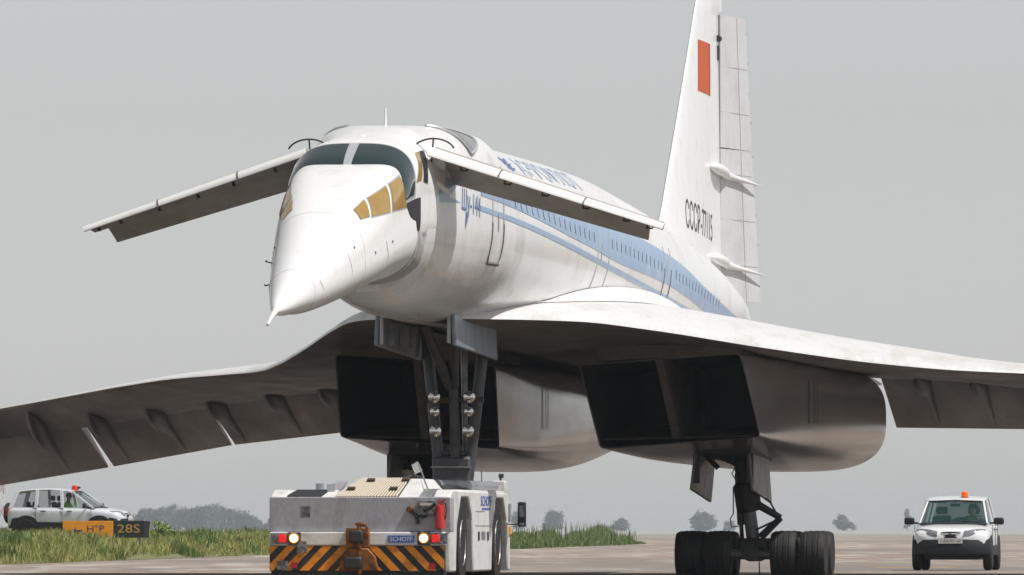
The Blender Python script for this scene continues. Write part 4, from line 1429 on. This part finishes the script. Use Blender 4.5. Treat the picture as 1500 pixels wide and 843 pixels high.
# side walls with arches (y, z)
side = [(-.0, .22), (-.0, 1.42), (.38, 1.52), (7.85, 1.50), (8.1, 1.36), (8.2, .95), (8.2, .22), (7.95, .22), (7.88, .55), (7.75, 1.05), (7.25, 1.40), (6.25, 1.40), (5.72, .95), (5.62, .5), (5.6, .22),
        (3.15, .22), (3.1, .55), (2.95, 1.05), (2.45, 1.40), (1.45, 1.40), (.92, .95), (.82, .5), (.80, .22)]
for sx in (1, -1):
    sw = MB().prism([(sx * 1.16, y, z) for y, z in side], (sx * .27, 0, 0)).build('side_wall', M['tug_white'], tug, bevel=.03)
    for yy in (1.97, 6.75):
        MB().bbox((min(sx * .95, sx * 1.10), yy - 1.2, .2), (max(sx * .95, sx * 1.10), yy + 1.2, 1.44)).build('wheel_well', M['warn_black'], tug)
        wh = MB().lathe([(.38, -.22), (.60, -.22), (.66, -.17), (.68, -.06), (.68, .06), (.66, .17), (.60, .22), (.38, .22)], (sx * 1.17, yy, .68), (1, 0, 0), 36).build('wheel', M['tyre'], tug)
        MB().lathe([(.38, .20), (.36, .23), (.33, .12), (.20, .10), (.17, .2), (.05, .21)], (sx * 1.17, yy, .68), (sx, 0, 0), 28).build('rim', M['rim'], wh)
        mbn = MB()
        for q in range(10):
            a = q * math.pi / 5
            mbn.lathe([(.025, .09), (.02, .14)], (sx * 1.17, yy + .26 * math.cos(a), .68 + .26 * math.sin(a)), (sx, 0, 0), 6)
        mbn.build('wheel_nuts', M['rim'], wh)
        MB().tube([(0, yy, .68), (sx * 1.2, yy, .68)], .1, 8).build('axle', M['gear_dark'], tug)
    for yy in (3.7, 4.95):
        MB().bbox((sx * 1.431 - .004, yy, .72), (sx * 1.431 + .012, yy + .18, .86)).build('door_catch', M['dark'], sw)
    MB().bbox((sx * 1.432 - .003, 4.15, .73), (sx * 1.432 + .003, 4.7, .86)).build('label_plate', M['plate_grey'], sw)
    for zz in (.95, 1.18):
        MB().bbox((sx * 1.432 - .002, 3.35, zz), (sx * 1.432 + .003, 5.5 if zz < 1 else 4.6, zz + .01)).build('panel_seam', M['plate_grey'], sw)
    fl = (lambda u: 4.05 + u) if sx > 0 else (lambda u: 5.6 - u)
    text_on('lettering', 'SCHOPF', 1.55, .17, lambda u, v: Vector((sx * 1.436, fl(u), 1.27 + v)), M['tug_blue'], sw, shear=.2, bold=.02)
    MB().poly([(sx * 1.435, fl(.1), 1.21), (sx * 1.435, fl(1.3), 1.21), (sx * 1.435, fl(1.4), 1.245), (sx * 1.435, fl(.2), 1.245)]).build('logo_bar', M['tug_blue'], sw, smooth=False, fix=False)
    MB().bbox((sx * 1.435 - .005, 7.95, .82), (sx * 1.435 + .03, 8.15, .95)).build('side_marker', M['amber'], sw)
    MB().bbox((sx * 1.435 - .005, 7.95, 1.02), (sx * 1.435 + .02, 8.16, 1.32)).build('cab_window', M['glass'], sw)

# top: left sloped deck with a black patch, radiator hood, right white slopes
dk = MB().prism([(-W2, .02, 1.401), (-.40, .02, 1.401), (-.40, .42, 1.515), (-W2 + .17, .42, 1.515)], (0, 0, -.02)).build('left_deck', M['tug_white'], tug)
MB().prism([(-1.20, .02, 1.406), (-.62, .02, 1.406), (-.52, .42, 1.521), (-1.05, .42, 1.521)], (0, 0, .004)).build('black_patch', M['warn_black'], dk)
MB().bbox((-W2 + .17, .42, 1.38), (-.40, 7.6, 1.513)).build('left_deck', M['tug_white'], tug)
MB().lathe([(.065, 0), (.065, .11), (.05, .115)], (-.76, .9, 1.51), (0, 0, 1), 14).build('filler_cap', M['grey'], tug)
hood = MB().hexa([(-.50, .05, 1.38), (1.0, .05, 1.38), (1.0, 3.6, 1.38), (-.50, 3.6, 1.38), (-.14, 1.35, 1.70), (.78, 1.35, 1.70), (.78, 3.2, 1.70), (-.14, 3.2, 1.70)]).build('engine_hood', M['tug_white'], tug, bevel=.02)
MB().hexa([(-.56, .3, 1.40), (-.46, .3, 1.40), (-.46, .9, 1.40), (-.56, .9, 1.40), (-.58, .35, 1.60), (-.44, .35, 1.62), (-.30, .9, 1.66), (-.42, .9, 1.66)]).build('hood_cheek', M['tug_shaded'], tug)
# ribs of the radiator on the sloping front of the hood


def hood_pt(u, v, off):
    """u across 0..1, v up the slope 0..1"""
    a = Vector((-.50, .05, 1.38)); b = Vector((.62, .05, 1.38)); c = Vector((-.14, 1.35, 1.70)); d = Vector((.66, 1.35, 1.70))
    p = a.lerp(b, u).lerp(c.lerp(d, u), v)
    return p + Vector((0, -.24, .97)) * off


MB().poly([hood_pt(.02, .02, .006), hood_pt(.98, .02, .006), hood_pt(.98, .98, .006), hood_pt(.02, .98, .006)]).build('radiator_back', M['slatgap'], hood, fix=False)
NR = 21
for k in range(NR):
    u = .03 + .94 * (k + .5) / NR
    w = .24 / NR
    p = [hood_pt(u - w, .04, .012), hood_pt(u + w, .04, .012), hood_pt(u + w, .96, .012), hood_pt(u - w, .96, .012)]
    MB().prism(p, Vector((0, -.24, .97)) * .02).build('radiator_slat', M['slat'], hood, smooth=False)
for (u, v) in ((.17, .35), (.30, .78), (.84, .35), (.93, .80)):
    MB().box(hood_pt(u, v, .05), (.12, .12, .035), Matrix.Rotation(R(14), 3, 'X')).build('hood_clip', M['slatgap'], hood)
MB().hexa([(.92, .05, 1.40), (1.14, .05, 1.40), (1.14, 1.4, 1.40), (.92, 1.4, 1.40), (.98, .35, 1.53), (1.10, .35, 1.53), (1.12, 1.3, 1.54), (1.0, 1.3, 1.54)]).build('vent_box', M['plate_grey'], tug)
MB().bbox((1.0, 1.0, 1.40), (1.42, 7.7, 1.525)).build('right_deck', M['tug_white'], tug, bevel=.02)
MB().tube([(.60, 5.0, 1.62), (1.25, 7.4, 1.60)], .085, 12).build('hydraulic_pipe', M['grey'], tug)
MB().bbox((-.6, 3.4, 1.38), (.9, 6.8, 1.60)).build('winch_bed', M['dark'], tug)
MB().tube([(1.10, .2, 1.42), (.92, 1.0, 1.62), (.70, 1.9, 1.92)], .014, 6).build('work_lamp_rod', M['grey'], tug)
MB().box((.66, 1.95, 1.88), (.12, .08, .16), Matrix.Rotation(R(-25), 3, 'Y')).build('work_lamp', M['lamp'], tug, bevel=.01)
MB().tube([(.50, 1.9, 1.72), (.62, 1.92, 1.74), (.75, 1.9, 1.70)], .035, 8).build('work_lamp_foot', M['dark'], tug)
MB().bbox((1.20, 7.55, 1.50), (1.42, 7.9, 1.70)).build('cab_post', M['tug_white'], tug, bevel=.02)
MB().tube([(1.33, 7.7, 1.69), (1.33, 7.7, 1.76)], .02, 6).tube([(1.30, 7.7, 1.78), (1.38, 7.7, 1.78)], .035, 8).build('corner_lamp', M['dark'], tug)
MB().tube([(1.05, 7.4, 1.58), (1.05, 7.4, 1.86)], .008, 5).build('whip_antenna', M['dark'], tug)
# mirror on its arm
mr = MB().bbox((1.61, 7.70, .94), (1.75, 7.78, 1.35)).build('mirror', M['black'], tug, bevel=.025)
MB().bbox((1.645, 7.690, 1.10), (1.715, 7.699, 1.29)).build('mirror_glass', M['mirror_glass'], mr)
MB().bbox((1.640, 7.690, .965), (1.722, 7.699, 1.005)).build('mirror_glass', M['mirror_glass'], mr)
MB().tube([(1.40, 7.80, .98), (1.66, 7.80, .98)], .010, 6).build('mirror_arm', M['black'], mr)
# tow bar to the nose wheels
MB().tube([(0, 7.9, .55), (-.02, 12.2, .5)], .07, 10).build('tow_bar', M['orange'], tug)

# fire extinguisher clipped to the end panel
fe = empty('fire_extinguisher', tug.matrix_basis @ Vector((1.285, -.085, .90)), -R(6.6))
tag(fe, 'red fire extinguisher standing upright on the tractor end panel', 'fire extinguisher')
MB().lathe([(.06, 0), (.075, .01), (.075, .33), (.06, .37), (.03, .39), (.025, .42)], (0, 0, 0), (0, 0, 1), 20).build('cylinder', M['ext_red'], fe)
MB().box((.01, -.0, .435), (.10, .04, .03)).tube([(0, 0, .42), (.09, -.02, .47)], .012, 6).build('valve_handle', M['ext_red'], fe)
MB().tube([(.02, -.03, .43), (.09, -.04, .40), (.10, -.03, .28), (.08, -.02, .15)], .011, 6).build('hose', M['dark'], fe)

# ================================================================== CARS
# local axes: +x = the way the car faces, +y = its left, z up
M['car_white'] = mat('car white paint', (.74, .75, .77), .25, col2=(.60, .58, .55), scale=2, lo=.5, hi=.8, coat=.6, fine=.03)
M['car_silver'] = mat('car pale grey paint', (.66, .69, .735), .28, .05, col2=(.46, .47, .5), scale=2, lo=.5, hi=.8, coat=.6, fine=.03)
M['cladding'] = mat('black plastic cladding', (.012, .014, .018), .6, fine=.12)
M['headlamp'] = mat('headlamp glass', (.40, .41, .44), .08, .6, col2=(.16, .16, .18), scale=9, fine=.1, coat=1)
M['plate_white'] = mat('number plate', (.62, .62, .6), .5, fine=.05)
M['seat'] = mat('car seat cloth', (.05, .052, .06), .9, fine=.15)
M['beacon_orange'] = mat('orange beacon', (.85, .12, .01), .3, fine=.1, emit=(1, .15, .01), estr=.25)
M['beacon_red'] = mat('red beacon', (.60, .03, .015), .3, fine=.1)
M['car_rim'] = mat('car steel rim', (.35, .35, .36), .4, .5, fine=.1)
M['tint'] = mat('car window glass', (.012, .03, .028), .03, 0, fine=0, alpha=.28, coat=.6)
M['tint_front'] = mat('car windscreen glass', (.008, .045, .04), .03, 0, fine=0, alpha=.62, coat=.6)
M['skin'] = mat('skin', (.36, .19, .13), .55, fine=.05)
M['hair'] = mat('dark hair', (.03, .02, .016), .7, fine=.2)
M['hivis'] = mat('hi-vis cloth', (.30, .70, .02), .7, fine=.08, bump=.2)
M['shirt'] = mat('dark shirt', (.05, .055, .07), .85, fine=.1)


def seated_person(name, loc, rz, top, label):
    """seated driver, hands on the wheel; local x = forward; origin at the hips"""
    p = empty(name, loc, rz)
    tag(p, label, 'person')

    def skin(nm, pts, edges, rad, m, par, lv=2):
        me = bpy.data.meshes.new(nm)
        me.from_pydata(pts, edges, [])
        o = bpy.data.objects.new(nm, me)
        COL.objects.link(o)
        md = o.modifiers.new('skin', 'SKIN')
        for i, r in enumerate(rad):
            sv_ = me.skin_vertices[0].data[i]
            sv_.radius = (r, r) if not hasattr(r, '__len__') else r
        me.skin_vertices[0].data[0].use_root = True
        sd = o.modifiers.new('sub', 'SUBSURF')
        sd.levels = lv; sd.render_levels = lv
        dg = bpy.context.evaluated_depsgraph_get()
        m2 = bpy.data.meshes.new_from_object(o.evaluated_get(dg))
        bpy.data.objects.remove(o)
        m2.materials.append(m)
        m2.polygons.foreach_set('use_smooth', np.ones(len(m2.polygons), dtype=bool))
        o2 = bpy.data.objects.new(nm, m2)
        COL.objects.link(o2)
        o2.parent = par
        return o2

    P = [(0, 0, .05), (-.05, 0, .22), (-.08, 0, .40), (-.07, 0, .50), (-.05, 0, .57), (-.03, 0, .63), (-.02, 0, .74), (-.02, 0, .80)]
    E = [(i, i + 1) for i in range(7)]
    Rd = [(.15, .13), (.15, .11), (.17, .11), (.12, .09), (.055, .055), (.065, .07), (.085, .095), (.055, .07)]
    for sg in (1, -1):
        b = len(P)
        P += [(-.06, sg * .19, .46), (.06, sg * .25, .24), (.30, sg * .17, .30), (.37, sg * .15, .32)]
        E += [(2, b), (b, b + 1), (b + 1, b + 2), (b + 2, b + 3)]
        Rd += [.065, .05, .035, .034]
        b2 = len(P)
        P += [(.05, sg * .10, .03), (.42, sg * .14, .10), (.62, sg * .13, -.25), (.74, sg * .13, -.30)]
        E += [(0, b2), (b2, b2 + 1), (b2 + 1, b2 + 2), (b2 + 2, b2 + 3)]
        Rd += [.09, .07, .045, .035]
    body = skin('body', P, E, Rd, M['skin'], p)
    # face: nose, ears, eyes, mouth
    MB().tube([(.06, 0, .735), (.095, 0, .705), (.06, 0, .695)], [.012, .02, .012], 8).build('nose', M['skin'], body)
    for sg in (1, -1):
        MB().lathe([(.008, 0), (.03, .006), (.028, .014), (.008, .018)], (-.02, sg * .085, .71), (0, sg, 0), 10).build('ear', M['skin'], body)
        MB().lathe([(.012, 0), (.009, .007), (.003, .009)], (.062, sg * .033, .74), (1, 0, 0), 8).build('eye', M['hair'], body)
        # hands with curled fingers on the wheel rim
        h = Vector((.39, sg * .15, .325))
        for k in range(4):
            y = sg * (.15 + (k - 1.5) * .0)
            zz = .30 + k * .017
            MB().tube([(.385, y + sg * .015, zz), (.425, y + sg * .012, zz + .004), (.438, y - sg * .012, zz + .004), (.42, y - sg * .03, zz)], [.009, .009, .008, .007], 6).build('finger', M['skin'], body)
        MB().tube([(.375, sg * .135, .335), (.40, sg * .115, .345), (.42, sg * .112, .34)], [.011, .010, .008], 6).build('thumb', M['skin'], body)
    MB().lathe([(.02, .075), (.07, .06), (.098, .01), (.10, -.05), (.085, -.075)], (-.035, 0, .77), (0, 0, 1), 16).build('hair', M['hair'], body)
    # jacket over the trunk and upper arms
    T = [P[0], P[1], P[2], P[3], (-.055, 0, .545)]
    TE = [(0, 1), (1, 2), (2, 3), (3, 4)]
    TR = [(.165, .145), (.165, .125), (.185, .125), (.135, .105), (.07, .07)]
    for sg in (1, -1):
        b = len(T)
        T += [(-.06, sg * .19, .46), (.05, sg * .245, .26)] + ([(.26, sg * .18, .295)] if top != 'hivis' else [])
        TE += [(2, b), (b, b + 1)] + ([(b + 1, b + 2)] if top != 'hivis' else [])
        TR += [.08, .064] + ([.046] if top != 'hivis' else [])
    skin('jacket', T, TE, TR, M[top], p)
    L = [(0, 0, .04)]; LE = []; LR = [(.16, .14)]
    for sg in (1, -1):
        b = len(L)
        L += [(.05, sg * .10, .03), (.42, sg * .14, .10), (.60, sg * .13, -.22)]
        LE += [(0, b), (b, b + 1), (b + 1, b + 2)]
        LR += [.105, .085, .062]
    skin('trousers', L, LE, LR, M['shirt'], p)
    return p


def make_car(loc, rz, paint, beacon, label, front_tint):
    c = empty('off_road_car', loc, rz)
    tag(c, label, 'car', 'white airfield service cars')
    PA = M[paint]
    # lower body: rounded box sections along x  (x, half width, z low, z high)
    S = [(-1.93, .60, .60, .98, 4), (-1.90, .76, .46, 1.03, 5), (-1.78, .83, .40, 1.06, 6), (-1.2, .855, .36, 1.06, 6), (0, .865, .34, 1.045, 6), (.75, .86, .34, 1.03, 6), (.95, .855, .34, 1.015, 5.5),
         (1.35, .85, .36, .985, 5), (1.65, .825, .40, .94, 4.5), (1.82, .77, .46, .89, 4), (1.90, .68, .50, .82, 3.5), (1.93, .50, .56, .75, 3)]
    a = np.array(S)
    rows = []
    for x in np.linspace(-1.93, 1.93, 56):
        hw, zl, zh, n = [float(pchip(a[:, 0], a[:, k], x)) for k in (1, 2, 3, 4)]
        zc, hh = (zl + zh) / 2, (zh - zl) / 2
        r = []
        for k in range(40):
            t = 2 * math.pi * (k + .5) / 40
            co, si = math.cos(t), math.sin(t)
            y = hw * math.copysign(abs(co) ** (2 / n), co)
            z = zc + hh * math.copysign(abs(si) ** (2 / n), si)
            if si > 0:
                z += .025 * (1 - (y / hw) ** 2) * (1 if x > .9 else .2)
            r.append((x, y, z))
        rows.append(r)
    body = MB().rings(rows).build('body', PA, c, angle=50)
    # roof and pillars
    BL = 1.045
    RZ = [(.28, 1.52, .63), (.10, 1.575, .655), (-.5, 1.62, .675), (-1.1, 1.605, .665), (-1.55, 1.555, .64), (-1.66, 1.52, .60)]
    rows = []
    for x, z, hw in RZ:
        rows.append([(x, hw * math.cos(t), z + (.045 * math.sin(t) if math.sin(t) > 0 else .03 * math.sin(t))) for t in np.linspace(0, 2 * math.pi, 25)[:-1]])
    roof = MB().rings(rows).build('roof', PA, c, angle=50)
    for sg in (1, -1):
        pil = (((1.02, .775, BL), (.27, .635, 1.53), .045), ((-.02, .82, BL), (-.10, .675, 1.575), .05), ((-.92, .82, BL), (-.90, .675, 1.60), .05), ((-1.78, .78, BL), (-1.58, .63, 1.55), .075))
        for (b, t, w) in pil:
            m = MB()
            rr = []
            for f in (0, .5, 1):
                x = lerp(b[0], t[0], f); y = sg * lerp(b[1], t[1], f); z = lerp(b[2] - .04, t[2] + .01, f)
                rr.append([(x - w, y - sg * .03, z), (x + w, y - sg * .03, z), (x + w, y + sg * .012, z), (x - w, y + sg * .012, z)])
            m.rings(rr).build('pillar', PA, body, bevel=.008)
        # side glass between the pillars
        def gl(x0, x1, t0, t1, z0=1.56, z1=1.56):
            p = [(x0, sg * .80, BL - .01), (x1, sg * .80, BL - .01), (t1, sg * .655, z1), (t0, sg * .655, z0)]
            MB().poly(p).build('side_glass', M['tint'], body, smooth=False, fix=False)
        gl(.05, .93, -.03, .24, 1.56, 1.53)
        gl(-.86, -.08, -.84, -.16, 1.59, 1.57)
        gl(-1.68, -.97, -1.52, -.95, 1.54, 1.59)
        # door lines, handles, sill cladding, arches
        for x in (-.90, -.02, .95):
            MB().tube([(x, sg * .868, .52), (x, sg * .867, 1.02)], .007, 5).build('door_seam', M['cladding'], body)
        for x in (-.74, .14):
            MB().bbox((x, min(sg * .862, sg * .885), .90), (x + .17, max(sg * .862, sg * .885), .935)).build('door_handle', M['cladding'], body, bevel=.008)
        MB().prism([(-1.0, sg * .85, .34), (1.0, sg * .85, .34), (1.0, sg * .85, .54), (-1.0, sg * .85, .58)], (0, sg * .035, 0)).build('sill_cladding', M['cladding'], body, bevel=.01)
        for wx in (1.22, -1.23):
            arc = [(wx + .46 * math.cos(t), sg * .80, .345 + .44 * math.sin(t)) for t in np.linspace(-.15, math.pi + .15, 18)]
            MB().prism(arc, (0, sg * .078, 0)).build('wheel_arch', M['cladding'], body)
        # mirrors
        mm = MB().box((.78, sg * 1.0, 1.10), (.10, .23, .16)).build('door_mirror', M['cladding'], c, bevel=.04)
        MB().tube([(.80, sg * .80, 1.05), (.78, sg * .95, 1.07)], .025, 6).build('mirror_stalk', M['cladding'], mm)
        # lamps
        rr = []
        for i in range(7):
            y = lerp(.30, .76, i / 6)
            xx = 1.935 - .30 * max(0, (y - .25) / .55) ** 2.4
            hh = lerp(.06, .095, math.sin(i / 6 * math.pi * .75)); zz = .815 + .02 * i / 6
            rr.append([(xx + dx, sg * y, zz + dz) for dx, dz in ((-.1, -hh), (.0, -hh), (.012, 0), (-.06, hh), (-.14, hh))])
        MB().rings(rr).build('headlight', M['headlamp'], c, angle=60)
        MB().bbox((-1.93, min(sg * .70, sg * .80), .75), (-1.82, max(sg * .70, sg * .80), 1.02)).build('tail_light', M['red_lens'], c, bevel=.02)
        for wx in (1.22, -1.23):
            wh = MB().lathe([(.20, -.1), (.30, -.1), (.335, -.075), (.345, -.03), (.345, .03), (.335, .075), (.30, .1), (.20, .1)], (wx, sg * .79, .345), (0, sg, 0), 28).build('wheel', M['tyre'], c)
            MB().lathe([(.205, .095), (.19, .06), (.11, .07), (.06, .09), (.01, .092)], (wx, sg * .79, .345), (0, sg, 0), 24).build('rim', M['car_rim'], wh)
    # windscreen, rear glass
    MB().poly([(1.0, -.72, BL), (1.06, 0, BL + .01), (1.0, .72, BL), (.26, .605, 1.535), (.32, 0, 1.55), (.26, -.605, 1.535)]).build('windscreen', M['tint_front'], body, smooth=False, fix=False)
    MB().poly([(-1.83, -.70, BL), (-1.83, .70, BL), (-1.62, .55, 1.53), (-1.62, -.55, 1.53)]).build('rear_glass', M['tint_front'] if front_tint else M['tint'], body, smooth=False, fix=False)
    MB().tube([(1.02, -.77, BL - .015), (1.085, 0, BL), (1.02, .77, BL - .015)], .03, 6).build('cowl', M['cladding'], body)
    MB().tube([(1.05, -.1, BL + .02), (.95, .5, BL + .07)], .010, 5).tube([(1.06, .35, BL + .02), (.93, .62, BL + .09)], .010, 5).build('wiper', M['cladding'], body)
    MB().tube([(.26, -.61, 1.535), (.33, 0, 1.56), (.26, .61, 1.535)], .022, 6).build('header_seal', M['cladding'], roof)
    # bumpers and nose
    for (x0, x1, nm) in ((1.62, 2.0, 'front_bumper'), (-2.0, -1.7, 'rear_bumper')):
        rr = []
        sgx = 1 if x0 > 0 else -1
        for i in range(13):
            y = lerp(-.86, .86, i / 12)
            xx = (2.03 if sgx > 0 else 1.99) - .26 * abs(y / .86) ** 3.2
            rr.append([(sgx * (xx - .16), y, .36), (sgx * (xx - .02), y, .36), (sgx * xx, y, .44), (sgx * xx, y, .56), (sgx * (xx - .04), y, .68), (sgx * (xx - .22), y, .715)])
        MB().rings(rr).build(nm, M['cladding'], c, angle=45)
    MB().bbox((-1.6, -.6, .24), (1.6, .6, .36)).build('underbody', M['cladding'], c)
    MB().tube([(1.22, -.7, .34), (1.22, .7, .34)], .05, 8).tube([(-1.23, -.7, .34), (-1.23, .7, .34)], .06, 8).build('axle', M['cladding'], c)
    gr = []
    for i in range(9):
        y = lerp(-.30, .30, i / 8)
        h = .078 * (1 - (abs(y) / .34) ** 3)
        xx = 1.945 - .06 * (abs(y) / .3) ** 2
        gr.append([(xx - .05, y, .80 - h), (xx, y, .80 - h), (xx - .02, y, .80 + h * .8), (xx - .07, y, .80 + h * .8)])
    g = MB().rings(gr).build('grille', M['cladding'], c)
    MB().tube([(1.89, -.27, .80), (1.955, 0, .815), (1.89, .27, .80)], .014, 6).build('grille_bar', PA, g)
    # cross-shaped badge in the middle of the grille
    MB().prism([(1.965, -.075, .775), (1.965, -.03, .775), (1.965, -.025, .76), (1.965, .035, .76), (1.965, .03, .775), (1.965, .075, .775), (1.965, .065, .808), (1.965, .02, .808), (1.965, .015, .823), (1.965, -.045, .823), (1.965, -.04, .808), (1.965, -.085, .808)],
               (.012, 0, 0)).build('badge', M['dark'], g, smooth=False)
    pl = MB().bbox((2.03, -.27, .60), (2.042, .27, .715)).build('number_plate', M['plate_white'], c)
    text_on('lettering', 'O 824 MO 163', .46, .07, lambda u, v: Vector((2.044, -.23 + u, .622 + v)), M['ink'], pl)
    # spare wheel on the tailgate
    sp = MB().lathe([(.18, -.09), (.28, -.09), (.325, -.06), (.335, 0), (.325, .06), (.28, .09), (.18, .09)], (-2.06, -.05, .86), (1, 0, 0), 28).build('spare_wheel', M['tyre'], c)
    MB().lathe([(.20, .07), (.15, .1), (.02, .11)], (-2.06, -.05, .86), (-1, 0, 0), 24).build('spare_cover', M['car_rim'], sp)
    # interior
    for sg in (1, -1):
        st = MB().hexa([(-.35, sg * .36 - .24, .70), (-.15, sg * .36 - .24, .70), (-.15, sg * .36 + .24, .70), (-.35, sg * .36 + .24, .70), (-.50, sg * .36 - .21, 1.22), (-.40, sg * .36 - .21, 1.22), (-.40, sg * .36 + .21, 1.22), (-.50, sg * .36 + .21, 1.22)]).build('front_seat', M['seat'], c, bevel=.05)
        MB().box((-.47, sg * .36, 1.34), (.10, .26, .17)).build('headrest', M['seat'], st, bevel=.04)
        MB().box((-1.30, sg * .34, 1.16), (.10, .24, .14)).build('rear_headrest', M['seat'], c, bevel=.04)
    MB().box((-1.27, 0, .95), (.14, 1.2, .34)).build('rear_seat', M['seat'], c, bevel=.05)
    MB().hexa([(.55, -.72, .9), (.95, -.72, .9), (.95, .72, .9), (.55, .72, .9), (.62, -.70, 1.07), (.98, -.70, 1.055), (.98, .70, 1.055), (.62, .70, 1.07)]).build('dashboard', M['seat'], c, bevel=.02)
    ring = [(.42 + .18 * .45 * math.sin(t), .36 + .18 * math.cos(t), 1.05 + .18 * .85 * math.sin(t)) for t in np.linspace(0, 2 * math.pi, 25)]
    MB().tube(ring, .013, 6).build('steering_wheel', M['cladding'], c)
    MB().box((.36, .0, 1.46), (.04, .22, .07)).tube([(.34, 0, 1.49), (.30, 0, 1.55)], .01, 5).build('inner_mirror', M['cladding'], roof, bevel=.01)
    # beacon on the roof
    if beacon == 'orange':
        b = MB().lathe([(.085, 0), (.085, .02), (.075, .025), (.075, .12), (.06, .135), (.01, .138)], (-.05, .18, 1.625), (0, 0, 1), 20).build('roof_beacon', M['beacon_orange'], c)
        MB().lathe([(.09, -.02), (.09, .018)], (-.05, .18, 1.625), (0, 0, 1), 20).build('beacon_base', M['cladding'], b)
    else:
        b = MB().lathe([(.11, 0), (.12, .02), (.10, .11), (.07, .16), (.01, .17)], (.16, 0, 1.59), (0, 0, 1), 20).build('roof_beacon', M['beacon_red'], c)
        MB().tube([(.22, 0, 1.68), (.34, 0, 1.68)], [.05, .03], 8).build('beacon_horn', M['cladding'], b)
    return c


def at_ground(px, Y, z=0):
    return Vector(((px - 750) / FPX * Y, Y, z))


# white car on the right, coming towards the camera
pr = at_ground(1401, 223.5)
RZ_R = R(-90 - 6.5)
car_r = make_car(pr, RZ_R, 'car_white', 'orange', 'white off-road car with an orange roof beacon driving towards the camera', True)
d = Matrix.Rotation(RZ_R, 4, 'Z') @ Vector((-.22, .36, 0))
seated_person('person', pr + d + Vector((0, 0, .68)), RZ_R, 'shirt', 'driver in dark clothes at the wheel of the oncoming white car')
# car on the left, seen from its right side, nose to the right
YL = 322.0
zl = float(field_z((100 - 750) / FPX * YL, YL))
pl_ = at_ground(103, YL, zl)
RZ_L = R(-14)
car_l = make_car(pl_, RZ_L, 'car_silver', 'red', 'pale grey off-road car with a red roof beacon parked in the grass', False)
d = Matrix.Rotation(RZ_L, 4, 'Z') @ Vector((-.12, .36, 0))
seated_person('person', pl_ + d + Vector((0, 0, .68)), RZ_L, 'hivis', 'driver in a bright green hi-vis vest inside the pale grey car')

# ------------------------------------------------------------------ taxiway sign in the grass
M['sign_yellow'] = mat('sign orange yellow', (.78, .30, .015), .5, col2=(.60, .24, .02), scale=4, fine=.05)
M['sign_black'] = mat('sign black face', (.014, .02, .024), .5, fine=.1)
M['sign_char'] = mat('sign yellow characters', (.42, .27, .05), .5, fine=.1)
M['sign_edge'] = mat('sign end cap', (.35, .33, .08), .5, fine=.1)
YS = 313.0
zs_ = float(field_z((155 - 750) / FPX * YS, YS))
sgn = empty('taxiway_sign', at_ground(155, YS, zs_), R(2))
tag(sgn, 'low orange and black taxiway sign standing in the grass beside the parked car', 'sign')
k = 46.65 / 46.65
px = lambda x: (x - 155) / (FPX / YS)
ZB, ZT = .18, .78
py = lambda y: (780 - y) / (FPX / YS) + CAM_H - zs_
ZT = py(763.5); ZB = py(788)
fb = MB().bbox((px(92), 0, ZB), (px(166), .28, ZT)).build('orange_panel', M['sign_yellow'], sgn, bevel=.01)
bb = MB().bbox((px(166.3), .004, ZB), (px(211), .284, ZT + .015)).build('black_panel', M['sign_black'], sgn, bevel=.01)
MB().hexa([(px(211), 0, ZB), (px(218), .10, ZB), (px(218), .22, ZB), (px(211), .28, ZB), (px(211), 0, ZT), (px(221), .10, ZT - .01), (px(221), .22, ZT - .01), (px(211), .28, ZT)]).build('end_cap', M['sign_black'], sgn)
MB().tube([(px(220.5), .10, ZT - .02), (px(218), .10, ZB + .1)], .02, 6).build('edge_trim', M['sign_edge'], sgn)
for q in (100, 150, 205):
    MB().tube([(px(q), .14, -.1), (px(q), .14, ZB + .02)], .04, 8).build('leg', M['grey'], sgn)
hz_ = ZT - ZB
text_on('lettering', 'H\u00b0P', px(153) - px(128), hz_ * .42, lambda u, v: Vector((px(128) + u, -.006, ZB + hz_ * .34 + v)), M['ink'], fb)
MB().prism([(px(106), -.004, ZB + hz_ * .42), (px(111), -.004, ZB + hz_ * .60), (px(111), -.004, ZB + hz_ * .47), (px(121), -.004, ZB + hz_ * .47), (px(121), -.004, ZB + hz_ * .37), (px(111), -.004, ZB + hz_ * .37), (px(111), -.004, ZB + hz_ * .24)], (0, -.006, 0)).build('arrow', M['ink'], fb, smooth=False)
text_on('lettering', '28S', px(205) - px(172), hz_ * .5, lambda u, v: Vector((px(172) + u, -.004, ZB + hz_ * .30 + v)), M['sign_char'], bb)

# ================================================================== AIR
hm = bpy.data.materials.new('haze air')
hm.use_nodes = True
hn = hm.node_tree.nodes
hn.remove(hn['Principled BSDF'])
pv = hn.new('ShaderNodeVolumePrincipled')
pv.inputs['Color'].default_value = (.84, .925, 1.0, 1)
pv.inputs['Density'].default_value = 0.00009
pv.inputs['Anisotropy'].default_value = 0.0
hm.node_tree.links.new(pv.outputs[0], hn['Material Output'].inputs['Volume'])
hz = MB().bbox((-2600, -80, -1.4), (2600, 9100, 20.0)).build('haze', hm, smooth=False)
hz['kind'] = 'stuff'
